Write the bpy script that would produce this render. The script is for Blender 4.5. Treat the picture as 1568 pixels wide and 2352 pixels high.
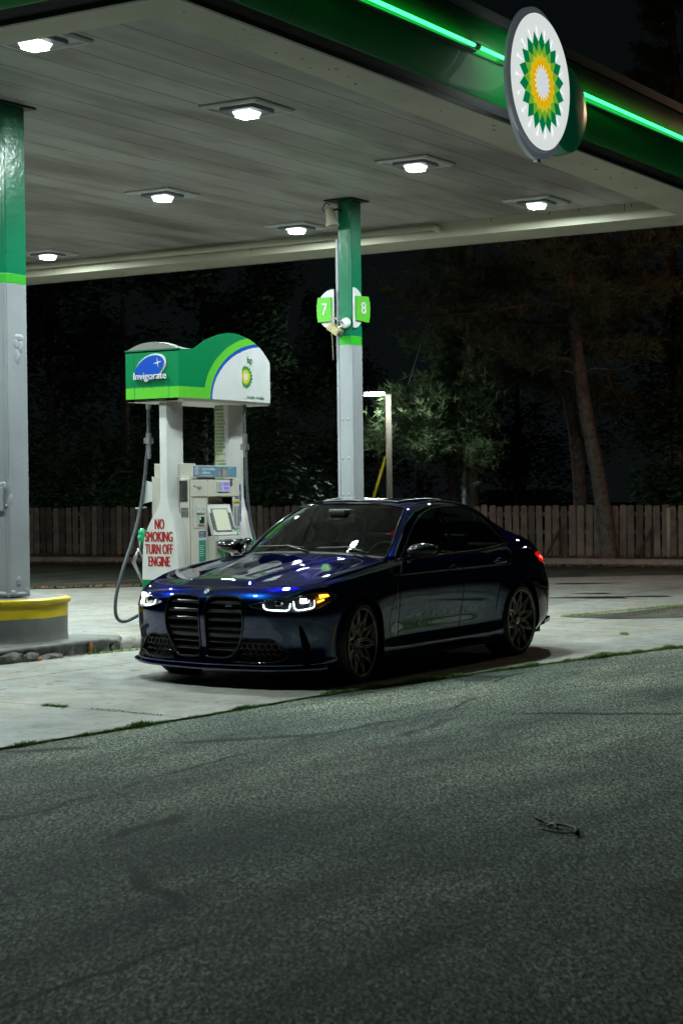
import bpy, bmesh, math, random
import numpy as np
from mathutils import Vector, Matrix
from mathutils.bvhtree import BVHTree

for _o in list(bpy.data.objects):
    bpy.data.objects.remove(_o)
SC = bpy.context.scene
COL = SC.collection
R_ = math.radians
rnd = random.Random(7)

# ------------------------------------------------------------------ camera
FPX, PIT, ROL, CAMH, YAW = 4235.0, -0.00897, -0.011807, 1.5075, 0.554745
cF = Vector((math.cos(YAW)*math.cos(PIT), math.sin(YAW)*math.cos(PIT), math.sin(PIT)))
cR0 = Vector((math.sin(YAW), -math.cos(YAW), 0.0)); cU0 = cR0.cross(cF)
cR = cR0*math.cos(ROL) + cU0*math.sin(ROL); cU = -cR0*math.sin(ROL) + cU0*math.cos(ROL)
cC = Vector((0, 0, CAMH))
cam_d = bpy.data.cameras.new("camera"); cam = bpy.data.objects.new("camera", cam_d); COL.objects.link(cam)
mw = Matrix((cR, cU, -cF)).transposed().to_4x4(); mw.translation = cC
cam.matrix_world = mw
cam_d.sensor_fit = 'VERTICAL'; cam_d.sensor_height = 36; cam_d.sensor_width = 24
cam_d.lens = FPX/2352.0*36.0
cam_d.clip_start = 0.1; cam_d.clip_end = 600
cam_d.dof.use_dof = True; cam_d.dof.focus_distance = 15.8; cam_d.dof.aperture_fstop = 7.0
SC.camera = cam

# ------------------------------------------------------------------ world: night sky
world = bpy.data.worlds.new("World"); SC.world = world; world.use_nodes = True
wn = world.node_tree.nodes; wl = world.node_tree.links
for n in list(wn): wn.remove(n)
wo = wn.new('ShaderNodeOutputWorld'); wb = wn.new('ShaderNodeBackground')
wt = wn.new('ShaderNodeTexCoord'); ws = wn.new('ShaderNodeSeparateXYZ'); wr = wn.new('ShaderNodeValToRGB')
wl.new(wt.outputs['Generated'], ws.inputs[0]); wl.new(ws.outputs['Z'], wr.inputs[0])
wr.color_ramp.elements[0].position = 0.0; wr.color_ramp.elements[0].color = (0.0030, 0.0042, 0.0044, 1)
wr.color_ramp.elements[1].position = 0.5; wr.color_ramp.elements[1].color = (0.0010, 0.0020, 0.0026, 1)
wl.new(wr.outputs[0], wb.inputs[0]); wb.inputs[1].default_value = 1.0
wl.new(wb.outputs[0], wo.inputs[0])

SC.view_settings.view_transform = 'Standard'; SC.view_settings.look = 'None'
SC.view_settings.exposure = 0.14; SC.view_settings.gamma = 1.0
SC.render.engine = 'CYCLES'
try:
    SC.cycles.max_bounces = 8; SC.cycles.transparent_max_bounces = 12
    SC.cycles.sample_clamp_indirect = 4.0; SC.cycles.caustics_reflective = False; SC.cycles.caustics_refractive = False
    SC.cycles.use_light_tree = True
except Exception: pass

# ------------------------------------------------------------------ helpers: materials
def mat(name, col, rough=0.5, metal=0.0, emis=None, es=0.0, coat=0.0, noise=None, bump=None, spec=None, trans=0.0, alpha=1.0):
    """noise=(scale, amount, detail) varies the base colour; bump=(scale, strength, distance)"""
    m = bpy.data.materials.new(name); m.use_nodes = True
    nt = m.node_tree; b = nt.nodes['Principled BSDF']
    b.inputs['Base Color'].default_value = (*col, 1); b.inputs['Roughness'].default_value = rough
    b.inputs['Metallic'].default_value = metal
    if coat: b.inputs['Coat Weight'].default_value = coat; b.inputs['Coat Roughness'].default_value = 0.02
    if spec is not None: b.inputs['Specular IOR Level'].default_value = spec
    if trans: b.inputs['Transmission Weight'].default_value = trans
    if alpha < 1: b.inputs['Alpha'].default_value = alpha
    if emis: b.inputs['Emission Color'].default_value = (*emis, 1); b.inputs['Emission Strength'].default_value = es
    tc = nt.nodes.new('ShaderNodeTexCoord')
    if noise:
        n = nt.nodes.new('ShaderNodeTexNoise'); n.inputs['Scale'].default_value = noise[0]; n.inputs['Detail'].default_value = noise[2] if len(noise) > 2 else 5
        nt.links.new(tc.outputs['Object'], n.inputs['Vector'])
        r = nt.nodes.new('ShaderNodeValToRGB'); a = noise[1]
        r.color_ramp.elements[0].position = .3; r.color_ramp.elements[1].position = .7
        r.color_ramp.elements[0].color = (*[c*(1-a) for c in col], 1); r.color_ramp.elements[1].color = (*[min(1, c*(1+a)) for c in col], 1)
        nt.links.new(n.outputs['Fac'], r.inputs[0]); nt.links.new(r.outputs[0], b.inputs['Base Color'])
    if bump:
        n2 = nt.nodes.new('ShaderNodeTexNoise'); n2.inputs['Scale'].default_value = bump[0]; n2.inputs['Detail'].default_value = 6
        nt.links.new(tc.outputs['Object'], n2.inputs['Vector'])
        bp = nt.nodes.new('ShaderNodeBump'); bp.inputs['Strength'].default_value = bump[1]; bp.inputs['Distance'].default_value = bump[2]
        nt.links.new(n2.outputs['Fac'], bp.inputs['Height']); nt.links.new(bp.outputs[0], b.inputs['Normal'])
    return m

def glass_mat(name, tint, ior=1.5, rough=0.0):
    m = bpy.data.materials.new(name); m.use_nodes = True
    nt = m.node_tree; nt.nodes.clear()
    o = nt.nodes.new('ShaderNodeOutputMaterial'); t = nt.nodes.new('ShaderNodeBsdfTransparent'); g = nt.nodes.new('ShaderNodeBsdfGlossy')
    f = nt.nodes.new('ShaderNodeFresnel'); x = nt.nodes.new('ShaderNodeMixShader')
    t.inputs[0].default_value = (*tint, 1); g.inputs['Roughness'].default_value = rough; g.inputs[0].default_value = (1, 1, 1, 1)
    f.inputs[0].default_value = ior
    nt.links.new(f.outputs[0], x.inputs[0]); nt.links.new(t.outputs[0], x.inputs[1]); nt.links.new(g.outputs[0], x.inputs[2]); nt.links.new(x.outputs[0], o.inputs[0])
    return m

# ------------------------------------------------------------------ helpers: meshes and objects
class MB:
    def __init__(s): s.v = []; s.f = []; s.m = []; s.mats = []
    def mi(s, m):
        if m not in s.mats: s.mats.append(m)
        return s.mats.index(m)
    def add(s, vs, fs, m=None):
        o = len(s.v); s.v += [tuple(v) for v in vs]; k = s.mi(m)
        for f in fs: s.f.append([o+i for i in f]); s.m.append(k)
        return s
    def box(s, a, b, m=None, M=None):
        x0, y0, z0 = a; x1, y1, z1 = b
        vs = [(x0,y0,z0),(x1,y0,z0),(x1,y1,z0),(x0,y1,z0),(x0,y0,z1),(x1,y0,z1),(x1,y1,z1),(x0,y1,z1)]
        if M: vs = [M @ Vector(v) for v in vs]
        return s.add(vs, [(0,3,2,1),(4,5,6,7),(0,1,5,4),(1,2,6,5),(2,3,7,6),(3,0,4,7)], m)
    def tube(s, pts, r, m=None, n=8, cap=True, flat=1.0):
        pts = [Vector(p) for p in pts]; N = len(pts)
        rs = r if isinstance(r, (list, tuple)) else [r]*N
        up = None; vs = []
        for i, p in enumerate(pts):
            t = (pts[min(i+1, N-1)] - pts[max(i-1, 0)])
            if t.length < 1e-9: t = Vector((0, 0, 1))
            t.normalize()
            if up is None:
                a = Vector((0, 0, 1)) if abs(t.z) < .9 else Vector((1, 0, 0)); up = (a - t*a.dot(t)).normalized()
            else:
                up = up - t*up.dot(t)
                up = up.normalized() if up.length > 1e-6 else Vector((1, 0, 0))
            w = t.cross(up)
            for k in range(n):
                an = 2*math.pi*k/n; vs.append(p + up*math.cos(an)*rs[i] + w*math.sin(an)*rs[i]*flat)
        fs = [(i*n+k, i*n+(k+1) % n, (i+1)*n+(k+1) % n, (i+1)*n+k) for i in range(N-1) for k in range(n)]
        if cap: fs += [tuple(range(n))[::-1], tuple(range((N-1)*n, N*n))]
        return s.add(vs, fs, m)
    def cyl(s, a, b, r0, r1=None, m=None, n=24): return s.tube([a, b], [r0, r0 if r1 is None else r1], m, n)
    def lathe(s, prof, o, m=None, n=48, M=None, ex=None):
        """prof: (radius, height) pairs about the z axis at o"""
        vs = []
        for r, h in prof:
            for k in range(n):
                a = 2*math.pi*k/n; v = Vector((r*math.cos(a), r*math.sin(a), h))
                if M: v = M @ v
                vs.append(Vector(o)+v)
        fs = [(i*n+k, i*n+(k+1) % n, (i+1)*n+(k+1) % n, (i+1)*n+k) for i in range(len(prof)-1) for k in range(n)]
        return s.add(vs, fs, m)
    def grid(s, P, m=None, flip=False):
        """P: list of rows of points"""
        nr, nc = len(P), len(P[0]); vs = [p for row in P for p in row]; fs = []
        for i in range(nr-1):
            for j in range(nc-1):
                q = (i*nc+j, i*nc+j+1, (i+1)*nc+j+1, (i+1)*nc+j); fs.append(q[::-1] if flip else q)
        return s.add(vs, fs, m)
    def prism(s, poly, fr, d0, d1, m=None, sidem=None):
        """poly: 2D points in the frame fr=(origin,right,up); extruded along the normal from d0 to d1"""
        o, r, u = [Vector(a) for a in fr]; nn = r.cross(u).normalized(); n = len(poly)
        a = [o+r*p[0]+u*p[1]+nn*d0 for p in poly]; b = [o+r*p[0]+u*p[1]+nn*d1 for p in poly]
        s.add(a+b, [tuple(range(n))[::-1], tuple(range(n, 2*n))], m)
        s.add(a+b, [(i, (i+1) % n, n+(i+1) % n, n+i) for i in range(n)], sidem or m)
        return s
    def build(s, name, m=None, parent=None, smooth=False, angle=None, bevel=0, mirror=False):
        me = bpy.data.meshes.new(name); me.from_pydata([tuple(v) for v in s.v], [], s.f)
        ml = [m if x is None else x for x in s.mats] or [m]
        for x in ml: me.materials.append(x)
        for p, k in zip(me.polygons, s.m): p.material_index = k
        if smooth: me.polygons.foreach_set('use_smooth', [True]*len(me.polygons))
        me.validate(); me.update()
        if smooth and angle is not None:
            bm = bmesh.new(); bm.from_mesh(me); bmesh.ops.remove_doubles(bm, verts=bm.verts, dist=1e-5)
            for e in bm.edges:
                if len(e.link_faces) == 2 and e.calc_face_angle(0) > R_(angle): e.smooth = False
            bm.to_mesh(me); bm.free()
        ob = bpy.data.objects.new(name, me); COL.objects.link(ob)
        if parent: ob.parent = parent
        if bevel:
            md = ob.modifiers.new('bevel', 'BEVEL'); md.width = bevel; md.segments = 2; md.limit_method = 'ANGLE'
        return ob

def tag(o, label=None, cat=None, group=None, kind=None):
    if label: o['label'] = label
    if cat: o['category'] = cat
    if group: o['group'] = group
    if kind: o['kind'] = kind
    return o
def thing(name, label, cat, loc=(0, 0, 0), group=None):
    o = bpy.data.objects.new(name, None); COL.objects.link(o); o.location = loc; o.empty_display_size = .1
    return tag(o, label, cat, group)
def world_parent(ob, par):
    """children are modelled in world space; keep them there under an Empty that is not at the origin"""
    ob.parent = par; ob.matrix_parent_inverse = Matrix.Translation(-Vector(par.location))
def W(mb, name, m, par, **k):
    ob = mb.build(name, m, None, **k)
    if par: world_parent(ob, par)
    return ob
def at(u, v, d):
    """point seen at (u,v) of the 1568x2352 view, d metres deep"""
    return cC + (cF + cR*((u-784)/FPX) - cU*((v-1176)/FPX))*d
def frame(o, r, u): return (Vector(o), Vector(r).normalized(), Vector(u).normalized())
FX = lambda o: frame(o, (0, -1, 0), (0, 0, 1))      # a face looking toward -X
FY = lambda o: frame(o, (1, 0, 0), (0, 0, 1))       # a face looking toward -Y
def text(mb, s, fr, size, m, xs=1.0, depth=.002, off=0.0, bold=0.0, align='CENTER', shear=0.0):
    """lettering as real flat geometry; size = height of a capital letter"""
    c = bpy.data.curves.new('t', 'FONT'); c.body = s; c.size = size/0.73; c.align_x = align; c.align_y = 'CENTER'
    c.extrude = depth/2; c.shear = shear; c.resolution_u = 3
    ob = bpy.data.objects.new('t', c); COL.objects.link(ob)
    dg = bpy.context.evaluated_depsgraph_get(); me = bpy.data.meshes.new_from_object(ob.evaluated_get(dg))
    o, r, u = fr; nn = r.cross(u)
    ks = (0,) if not bold else (-1, 0, 1)      # bold lettering is struck three times, each strike a hair prouder
    for i, k in enumerate(ks):
        vs = [o + r*(v.co.x*xs+k*bold) + u*(v.co.y) + nn*(v.co.z+depth/2+off+i*.0002) for v in me.vertices]
        mb.add(vs, [tuple(p.vertices) for p in me.polygons], m)
    bpy.data.objects.remove(ob); bpy.data.curves.remove(c); bpy.data.meshes.remove(me)
def rect(x0, y0, x1, y1): return [(x0, y0), (x1, y0), (x1, y1), (x0, y1)]
def rrect(x0, y0, x1, y1, r, n=4):
    P = []
    for cx, cy, a0 in ((x1-r, y0+r, -90), (x1-r, y1-r, 0), (x0+r, y1-r, 90), (x0+r, y0+r, 180)):
        for i in range(n+1):
            a = R_(a0+90*i/n); P.append((cx+r*math.cos(a), cy+r*math.sin(a)))
    return P
def ell(cx, cy, a, b, n=40, rot=0):
    P = []
    for i in range(n):
        t = 2*math.pi*i/n; x = a*math.cos(t); y = b*math.sin(t)
        P.append((cx+x*math.cos(rot)-y*math.sin(rot), cy+x*math.sin(rot)+y*math.cos(rot)))
    return P
def crs(P, n, closed=False):
    """Catmull-Rom through P, n samples per span"""
    P = [np.array(p, float) for p in P]; N = len(P); out = []
    spans = N if closed else N-1
    for i in range(spans):
        if closed: p0, p1, p2, p3 = P[i-1], P[i], P[(i+1) % N], P[(i+2) % N]
        else:
            p1, p2 = P[i], P[i+1]
            p0 = P[i-1] if i > 0 else 2*p1-p2
            p3 = P[i+2] if i+2 < N else 2*p2-p1
        for k in range(n):
            t = k/n
            out.append(.5*((2*p1)+(-p0+p2)*t+(2*p0-5*p1+4*p2-p3)*t*t+(-p0+3*p1-3*p2+p3)*t**3))
    if not closed: out.append(P[-1])
    return out
def helios(mb, fr, r, mats, d=.0015, yscale=1.0):
    """eighteen-pointed sunburst of nested star layers"""
    g1, g2, ye, og, wh = mats
    def star(ro, ri, off, m, lvl, bulge=.0):
        P = []
        for i in range(18):
            a = R_(90+20*i+off); b = R_(90+20*i+off+10)
            P.append((ro*math.cos(a)*r, ro*math.sin(a)*r*yscale)); P.append((ri*math.cos(b)*r, ri*math.sin(b)*r*yscale))
        o, rr, uu = fr; nn = rr.cross(uu)
        vs = [o+nn*(lvl+d)] + [o+rr*p[0]+uu*p[1]+nn*(lvl+d) for p in P]
        mb.add(vs, [(0, 1+i, 1+(i+1) % 36) for i in range(36)], m)
    star(1.0, .79, 0, g1, 0); star(.79, .60, 10, g2, d*.6); star(.585, .50, 0, ye, d*1.2); star(.52, .40, 10, og, d*1.8); star(.37, .25, 10, wh, d*2.4)

# ------------------------------------------------------------------ shared materials
M = {}
M['white_paint'] = mat('white_paint', (.27, .29, .315), .38, noise=(2.2, .10), bump=(9, .25, .01))
M['green_paint'] = mat('green_paint', (.003, .15, .07), .22, noise=(1.6, .16), bump=(14, .35, .01))
M['lime_paint'] = mat('lime_paint', (.02, .36, .015), .35, noise=(3, .15))
M['sign_green'] = mat('sign_green', (.0, .16, .055), .3)
M['sign_lime'] = mat('sign_lime', (.09, .42, .03), .3)
M['sign_white'] = mat('sign_white', (.52, .54, .55), .35, noise=(5, .05))
M['sign_blue'] = mat('sign_blue', (.005, .06, .38), .3)
M['cream'] = mat('cream', (.40, .39, .30), .6, noise=(1.1, .13), bump=(5, .1, .01))
M['ivory'] = mat('ivory', (.50, .49, .43), .45, noise=(3, .06))
M['grey_metal'] = mat('grey_metal', (.20, .21, .22), .4, .3, noise=(2, .08))
M['dark_trim'] = mat('dark_trim', (.012, .013, .014), .4)
M['rubber'] = mat('rubber', (.018, .019, .02), .6, bump=(60, .2, .002))
M['chrome'] = mat('chrome', (.7, .7, .7), .12, 1.0)
M['steel'] = mat('steel', (.42, .43, .44), .35, .9, noise=(20, .15))
M['black_gloss'] = mat('black_gloss', (.008, .008, .009), .08, coat=.5)
M['red_ink'] = mat('red_ink', (.28, .006, .006), .5)
M['bark'] = mat('bark', (.12, .10, .085), .9, noise=(9, .45), bump=(16, 1.0, .05))
M['wood'] = mat('wood', (.20, .15, .115), .85, noise=(4, .35), bump=(20, .4, .01))
# ================================================================== GROUND
def gz(x, y):
    return .0157*max(0.0, min(y, 12.0)-7.5)

def ground_mat(name, base, dark, light, kind):
    m = bpy.data.materials.new(name); m.use_nodes = True; nt = m.node_tree; N = nt.nodes; L = nt.links
    b = N['Principled BSDF']; tc = N.new('ShaderNodeTexCoord')
    def noise(scale, det=4, vec=None, rough=.55):
        n = N.new('ShaderNodeTexNoise'); n.inputs['Scale'].default_value = scale; n.inputs['Detail'].default_value = det; n.inputs['Roughness'].default_value = rough
        L.new(vec or tc.outputs['Object'], n.inputs['Vector']); return n.outputs['Fac']
    def ramp(src, p0, c0, p1, c1):
        r = N.new('ShaderNodeValToRGB'); r.color_ramp.elements[0].position = p0; r.color_ramp.elements[1].position = p1
        r.color_ramp.elements[0].color = (*c0, 1); r.color_ramp.elements[1].color = (*c1, 1); L.new(src, r.inputs[0]); return r.outputs[0]
    def mix(a, bb, fac=1.0, mode='MULTIPLY'):
        x = N.new('ShaderNodeMix'); x.data_type = 'RGBA'; x.blend_type = mode
        if isinstance(fac, float): x.inputs[0].default_value = fac
        else: L.new(fac, x.inputs[0])
        L.new(a, x.inputs[6])
        if isinstance(bb, tuple): x.inputs[7].default_value = (*bb, 1)
        else: L.new(bb, x.inputs[7])
        return x.outputs[2]
    mp = N.new('ShaderNodeMapping'); mp.inputs['Scale'].default_value = (.35, 1.4, 1); mp.inputs['Rotation'].default_value = (0, 0, R_(6)); L.new(tc.outputs['Object'], mp.inputs['Vector'])
    if kind == 'asphalt':
        mpa = N.new('ShaderNodeMapping'); mpa.vector_type = 'TEXTURE'; mpa.inputs['Rotation'].default_value = (0, 0, YAW); mpa.inputs['Scale'].default_value = (2.5, .9, 1); L.new(tc.outputs['Object'], mpa.inputs['Vector'])
        c = ramp(noise(56, 3, mpa.outputs[0], rough=.7), .38, dark, .62, light)
        v = N.new('ShaderNodeTexVoronoi'); v.inputs['Scale'].default_value = 92; L.new(mpa.outputs[0], v.inputs['Vector'])
        vs = N.new('ShaderNodeSeparateColor'); L.new(v.outputs['Color'], vs.inputs[0])
        c = mix(c, ramp(vs.outputs[0], .1, (.36, .38, .37), .95, (1.8, 1.82, 1.75)))
        c = mix(c, ramp(noise(1.1, 6, mp.outputs[0], rough=.62), .36, (.42, .46, .46), .60, (1.15, 1.13, 1.08)))
        c = mix(c, ramp(noise(.4, 3), .38, (.62, .70, .68), .62, (1.12, 1.10, 1.04)))
        # a few thin cracks
        vc = N.new('ShaderNodeTexVoronoi'); vc.feature = 'DISTANCE_TO_EDGE'; vc.inputs['Scale'].default_value = .28
        mpc = N.new('ShaderNodeMapping'); mpc.inputs['Scale'].default_value = (.5, 1.6, 1)
        nx = N.new('ShaderNodeTexNoise'); nx.inputs['Scale'].default_value = 2.4; L.new(tc.outputs['Object'], nx.inputs['Vector'])
        ad = N.new('ShaderNodeVectorMath'); ad.operation = 'MULTIPLY_ADD'; ad.inputs[1].default_value = (.22, .22, 0); L.new(nx.outputs['Color'], ad.inputs[0]); L.new(tc.outputs['Object'], ad.inputs[2])
        L.new(ad.outputs[0], mpc.inputs['Vector']); L.new(mpc.outputs[0], vc.inputs['Vector'])
        c = mix(c, ramp(vc.outputs['Distance'], .003, (.22, .22, .22), .011, (1, 1, 1)), ramp(noise(.7, 2), .44, (0, 0, 0), .52, (1, 1, 1)))
        h = noise(60, 3, mpa.outputs[0], rough=.7); bs, bd = .9, .012; b.inputs['Roughness'].default_value = .9; b.inputs['Specular IOR Level'].default_value = .2
    else:
        c = ramp(noise(.55, 6, mp.outputs[0]), .28, dark, .72, light)
        c = mix(c, ramp(noise(3.2, 8, rough=.7), .36, (.72, .72, .70), .58, (1.05, 1.05, 1.05)))
        c = mix(c, ramp(noise(26, 6), .3, (.84, .84, .83), .6, (1.05, 1.05, 1.04)))
        c = mix(c, ramp(noise(9, 2, rough=.4), .27, (.45, .43, .40), .34, (1, 1, 1)))
        c = mix(c, ramp(noise(.8, 3), .45, (1, .96, .9), .6, (.95, 1, 1.02)))
        h = noise(30, 6); bs, bd = .25, .006; b.inputs['Roughness'].default_value = .7
    L.new(c, b.inputs['Base Color'])
    bp = N.new('ShaderNodeBump'); bp.inputs['Strength'].default_value = bs; bp.inputs['Distance'].default_value = bd
    L.new(h, bp.inputs['Height']); L.new(bp.outputs[0], b.inputs['Normal'])
    return m
M['asphalt'] = ground_mat('asphalt', None, (.048, .060, .053), (.275, .315, .288), 'asphalt')
M['asphalt_old'] = ground_mat('asphalt_old', None, (.035, .034, .03), (.12, .115, .10), 'asphalt')
M['concrete'] = ground_mat('concrete', None, (.20, .205, .195), (.355, .355, .34), 'concrete')
M['soil'] = mat('soil', (.06, .045, .03), .95, noise=(6, .5), bump=(14, 1.0, .05))

# near edge of the concrete apron (car park asphalt lies in front of it)
EDGE = [(-4, 7.95), (2, 7.8), (8.3, 7.57), (10.0, 7.47), (11.93, 7.40), (14.2, 7.08), (16.87, 6.59), (22, 5.5), (40, 1.5)]
def edge_y(x):
    for (a, ya), (b, yb) in zip(EDGE, EDGE[1:]):
        if a <= x <= b: return ya+(yb-ya)*(x-a)/(b-a)
    return EDGE[0][1] if x < EDGE[0][0] else EDGE[-1][1]

mb = MB(); mb.add([(-120, -120, -.02), (260, -120, -.02), (260, 260, -.02), (-120, 260, -.02)], [(0, 1, 2, 3)])
tag(mb.build('ground', M['asphalt_old']), kind='structure')
# asphalt car park sheet with a finely cut edge along the apron
mb = MB(); rows = []
xs = [-40, -12] + [x for x in np.arange(-4, 26.01, .25)] + [30, 40, 60]
for x in xs:
    e = edge_y(max(-4, min(40, x))) + .012*math.sin(x*7.3)+.01*math.sin(x*17)
    rows.append([(x, -60, 0), (x, 0, 0), (x, 4, 0), (x, e+.02, 0)])
mb.grid(rows, flip=True)
tag(mb.build('asphalt_car_park', M['asphalt']), kind='structure')
# concrete apron: real slabs with open joints
mb = MB()
def back_x(y): return 22.4+(29.6-22.4)*(19.2-y)/(19.2-13.0) if y > 8.9 else 30.5
ys_j = [8.86, 12.6, 16.3, 20.0, 24.0]
xj = [-14, -9.0, -3.6, 1.2, 5.4, 10.06, 14.6, 19.2, 23.6, 31.5]
def slab(x0, x1, y0f, y1f, nx=10, ny=8):
    rws = []
    for i in range(nx+1):
        x = x0+(x1-x0)*i/nx; a = y0f(x); b_ = y1f(x); r = []
        for j in range(ny+1):
            y = a+(b_-a)*j/ny; r.append((x, y, gz(x, y)+.012))
        rws.append(r)
    mb.grid(rws, flip=True)
    # the visible slab edge
    mb.grid([[(x, y0f(x), gz(x, y0f(x))+.012) for x in np.linspace(x0, x1, nx+1)], [(x, y0f(x), -.03) for x in np.linspace(x0, x1, nx+1)]], flip=True)
g = .006
for i in range(len(xj)-1):
    x0, x1 = xj[i]+g, xj[i+1]-g
    slab(x0, x1, lambda x: edge_y(x)+.03+.008*math.sin(x*9), lambda x: 8.86-g if False else 9.9+.02*x-g, 14)
    slab(x0, x1, lambda x: 9.9+.02*x+g, lambda x: 14.4-g); slab(x0, x1, lambda x: 14.4+g, lambda x: 19.0)
    if x0 < 20: slab(x0, x1, lambda x: 19.0+g, lambda x: 26.0)
bmc = mb.build('concrete_apron', M['concrete']); tag(bmc, kind='structure')
mb = MB(); mb.add([(-14, 6.9, .03), (31.5, 6.9, .03), (31.5, 26, .03), (-14, 26, .03)], [])
# old asphalt beyond the apron, and the dark wedge cut into the apron at right
mb = MB()
mb.add([(22.2, 19.4, .088), (27.2, 14.4, .088), (30.6, 11.0, .088), (31.0, 4, .088), (60, 4, .088), (60, 60, .088), (10, 60, .088), (10, 26, .088), (16.0, 25.6, .088)], [tuple(range(9))])
tag(mb.build('old_asphalt', M['asphalt_old']), kind='structure')
mb = MB(); wz = .018
Wd = [(19.88, 9.27), (20.9, 8.98), (22.45, 8.77), (25, 8.3), (30, 7.2), (30, 4.6), (22.6, 6.9), (20.9, 7.75), (19.9, 8.6)]
mb.add([(x, y, gz(x, y)+wz) for x, y in Wd], [tuple(range(len(Wd)))])
tag(mb.build('asphalt_patch', M['asphalt_old']), kind='structure')
mb = MB()
for (x, y, a, b_) in ((23.32, 10.51, .62, .17), (24.0, 9.95, .42, .10), (26.5, 12.0, .5, .12), (24.2, 10.8, .3, .08)):
    P = []
    for i in range(22):
        t = 2*math.pi*i/22; k = 1+.16*math.sin(3*t+x)+.1*math.sin(7*t)
        q = Vector((a*k*math.cos(t), b_*k*math.sin(t), 0)); q.rotate(Matrix.Rotation(R_(-58), 3, 'Z')); P.append((x+q.x, y+q.y, gz(x, y)+.019))
    mb.add(P, [tuple(range(22))])
tag(mb.build('tar_patches', mat('tar', (.012, .012, .012), .5)), kind='structure')

# kerb and soil strip before the fence
fA, fB = at(-150, 1283, 44.3), at(1900, 1308.5, 35.2)
fd = (fB-fA).normalized(); fn = Vector((-fd.y, fd.x, 0)); fn = fn if fn.dot(cF) < 0 else -fn    # fn points to us
fz = .095
def fpt(t, off, z): p = fA+fd*t+fn*off; return Vector((p.x, p.y, z))
FL = (fB-fA).length
mb = MB()
prof = [(1.55, .05), (1.54, .20), (1.50, .225), (1.34, .225), (1.33, .18)]
mb.grid([[fpt(t, o, z+.01*math.sin(t*.9)) for o, z in prof] for t in np.linspace(-10, FL+12, 60)])
tag(mb.build('kerb', mat('kerb_concrete', (.20, .165, .14), .85, noise=(3, .3), bump=(12, .5, .02)), smooth=False), kind='structure')
mb = MB()
mb.grid([[fpt(t, o, z+.03*math.sin(t*1.7+o*3)*(.3 if o > 1.3 else 1)) for o, z in [(1.335, .19), (1.0, .2), (.5, .2), (0, .2), (-1, .18), (-4, .1), (-30, .05)]] for t in np.linspace(-30, FL+30, 90)])
tag(mb.build('soil_strip', M['soil']), kind='structure')

# leaf litter, grass in the joints (uncountable)
M['grass'] = mat('grass', (.19, .33, .06), .7, noise=(30, .5))
M['dry_leaf'] = mat('dry_leaf', (.20, .10, .035), .8, noise=(12, .6))
def blades(mb, x, y, z, n, spread, h, r):
    for _ in range(n):
        a = r.uniform(0, 6.28); px = x+r.gauss(0, spread); py = y+r.gauss(0, spread*.35); hh = h*r.uniform(.4, 1.3); w = r.uniform(.0015, .004)
        lx, ly = hh*.6*r.uniform(-1, 1), hh*.6*r.uniform(-1, 1); ca, sa = math.cos(a)*w, math.sin(a)*w
        mb.add([(px-ca, py-sa, z), (px+ca, py+sa, z), (px+lx*.5+ca*.6, py+ly*.5+sa*.6, z+hh*.6), (px+lx, py+ly, z+hh)], [(0, 1, 2), (0, 2, 3)])
r = random.Random(3); mb = MB()
x = 7.0
while x < 23.5:
    dens = .5+.5*math.sin(x*2.1)+.6*math.sin(x*5.3+1)
    if 13.5 < x < 17.6: dens += .5
    if 9.6 < x < 10.3: dens -= .6
    dens += .5*math.sin(x*11.7+2)+.35*math.sin(x*23.1)
    n = int(max(0, 12+17*dens)); h = .010+.009*max(0, dens)
    blades(mb, x, edge_y(x)+.018, .006, n, .027, h*1.2, r); x += .022
for (xa, ya, xb, yb, n, h) in ((10.06, 7.7, 10.10, 8.35, 26, .010), (10.06, 8.55, 10.06, 8.75, 26, .02), (13.2, 10.95, 14.35, 10.75, 50, .03), (14.35, 10.75, 14.8, 10.65, 12, .02), (19.9, 9.3, 22.6, 8.8, 150, .03), (22.6, 8.8, 25, 8.3, 90, .03), (11.0, 19.6, 17.5, 19.3, 60, .03), (17.9, 7.6, 17.95, 7.7, 14, .03)):
    for i in range(n):
        t = (i+.5)/n; xx = xa+(xb-xa)*t; yy = ya+(yb-ya)*t; blades(mb, xx, yy, gz(xx, yy)+.012, 8, .02, h, r)
tag(mb.build('grass', M['grass']), 'thin green grass growing in the seam between concrete and asphalt', 'grass', kind='stuff')
mb = MB()
def leafq(mb, p, s, r):
    a = r.uniform(0, 6.28); e1 = Vector((math.cos(a), math.sin(a), r.uniform(-.3, .5)))*s; e2 = Vector((-math.sin(a), math.cos(a), r.uniform(-.3, .5)))*s*.55
    mb.add([p-e1, p+e2, p+e1, p-e2], [(0, 1, 2, 3)])
for _ in range(9000):
    t = r.uniform(-3, FL+6); o = abs(r.gauss(0, .35))+1.56 if r.random() < .6 else r.uniform(.05, 1.3)
    leafq(mb, fpt(t, o, (.10 if o > 1.5 else .225)+r.uniform(0, .03)), r.uniform(.02, .055), r)
for _ in range(2600):     # drift of litter on the old asphalt at left
    y = r.uniform(15, 26); p = Vector((22.4+(19.2-y)*1.16+abs(r.gauss(0, .5)), y, .10)); leafq(mb, p, r.uniform(.015, .04), r)
tag(mb.build('leaf_litter', M['dry_leaf']), 'brown dead leaves scattered along the kerb below the fence', 'leaf litter', kind='stuff')
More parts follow.
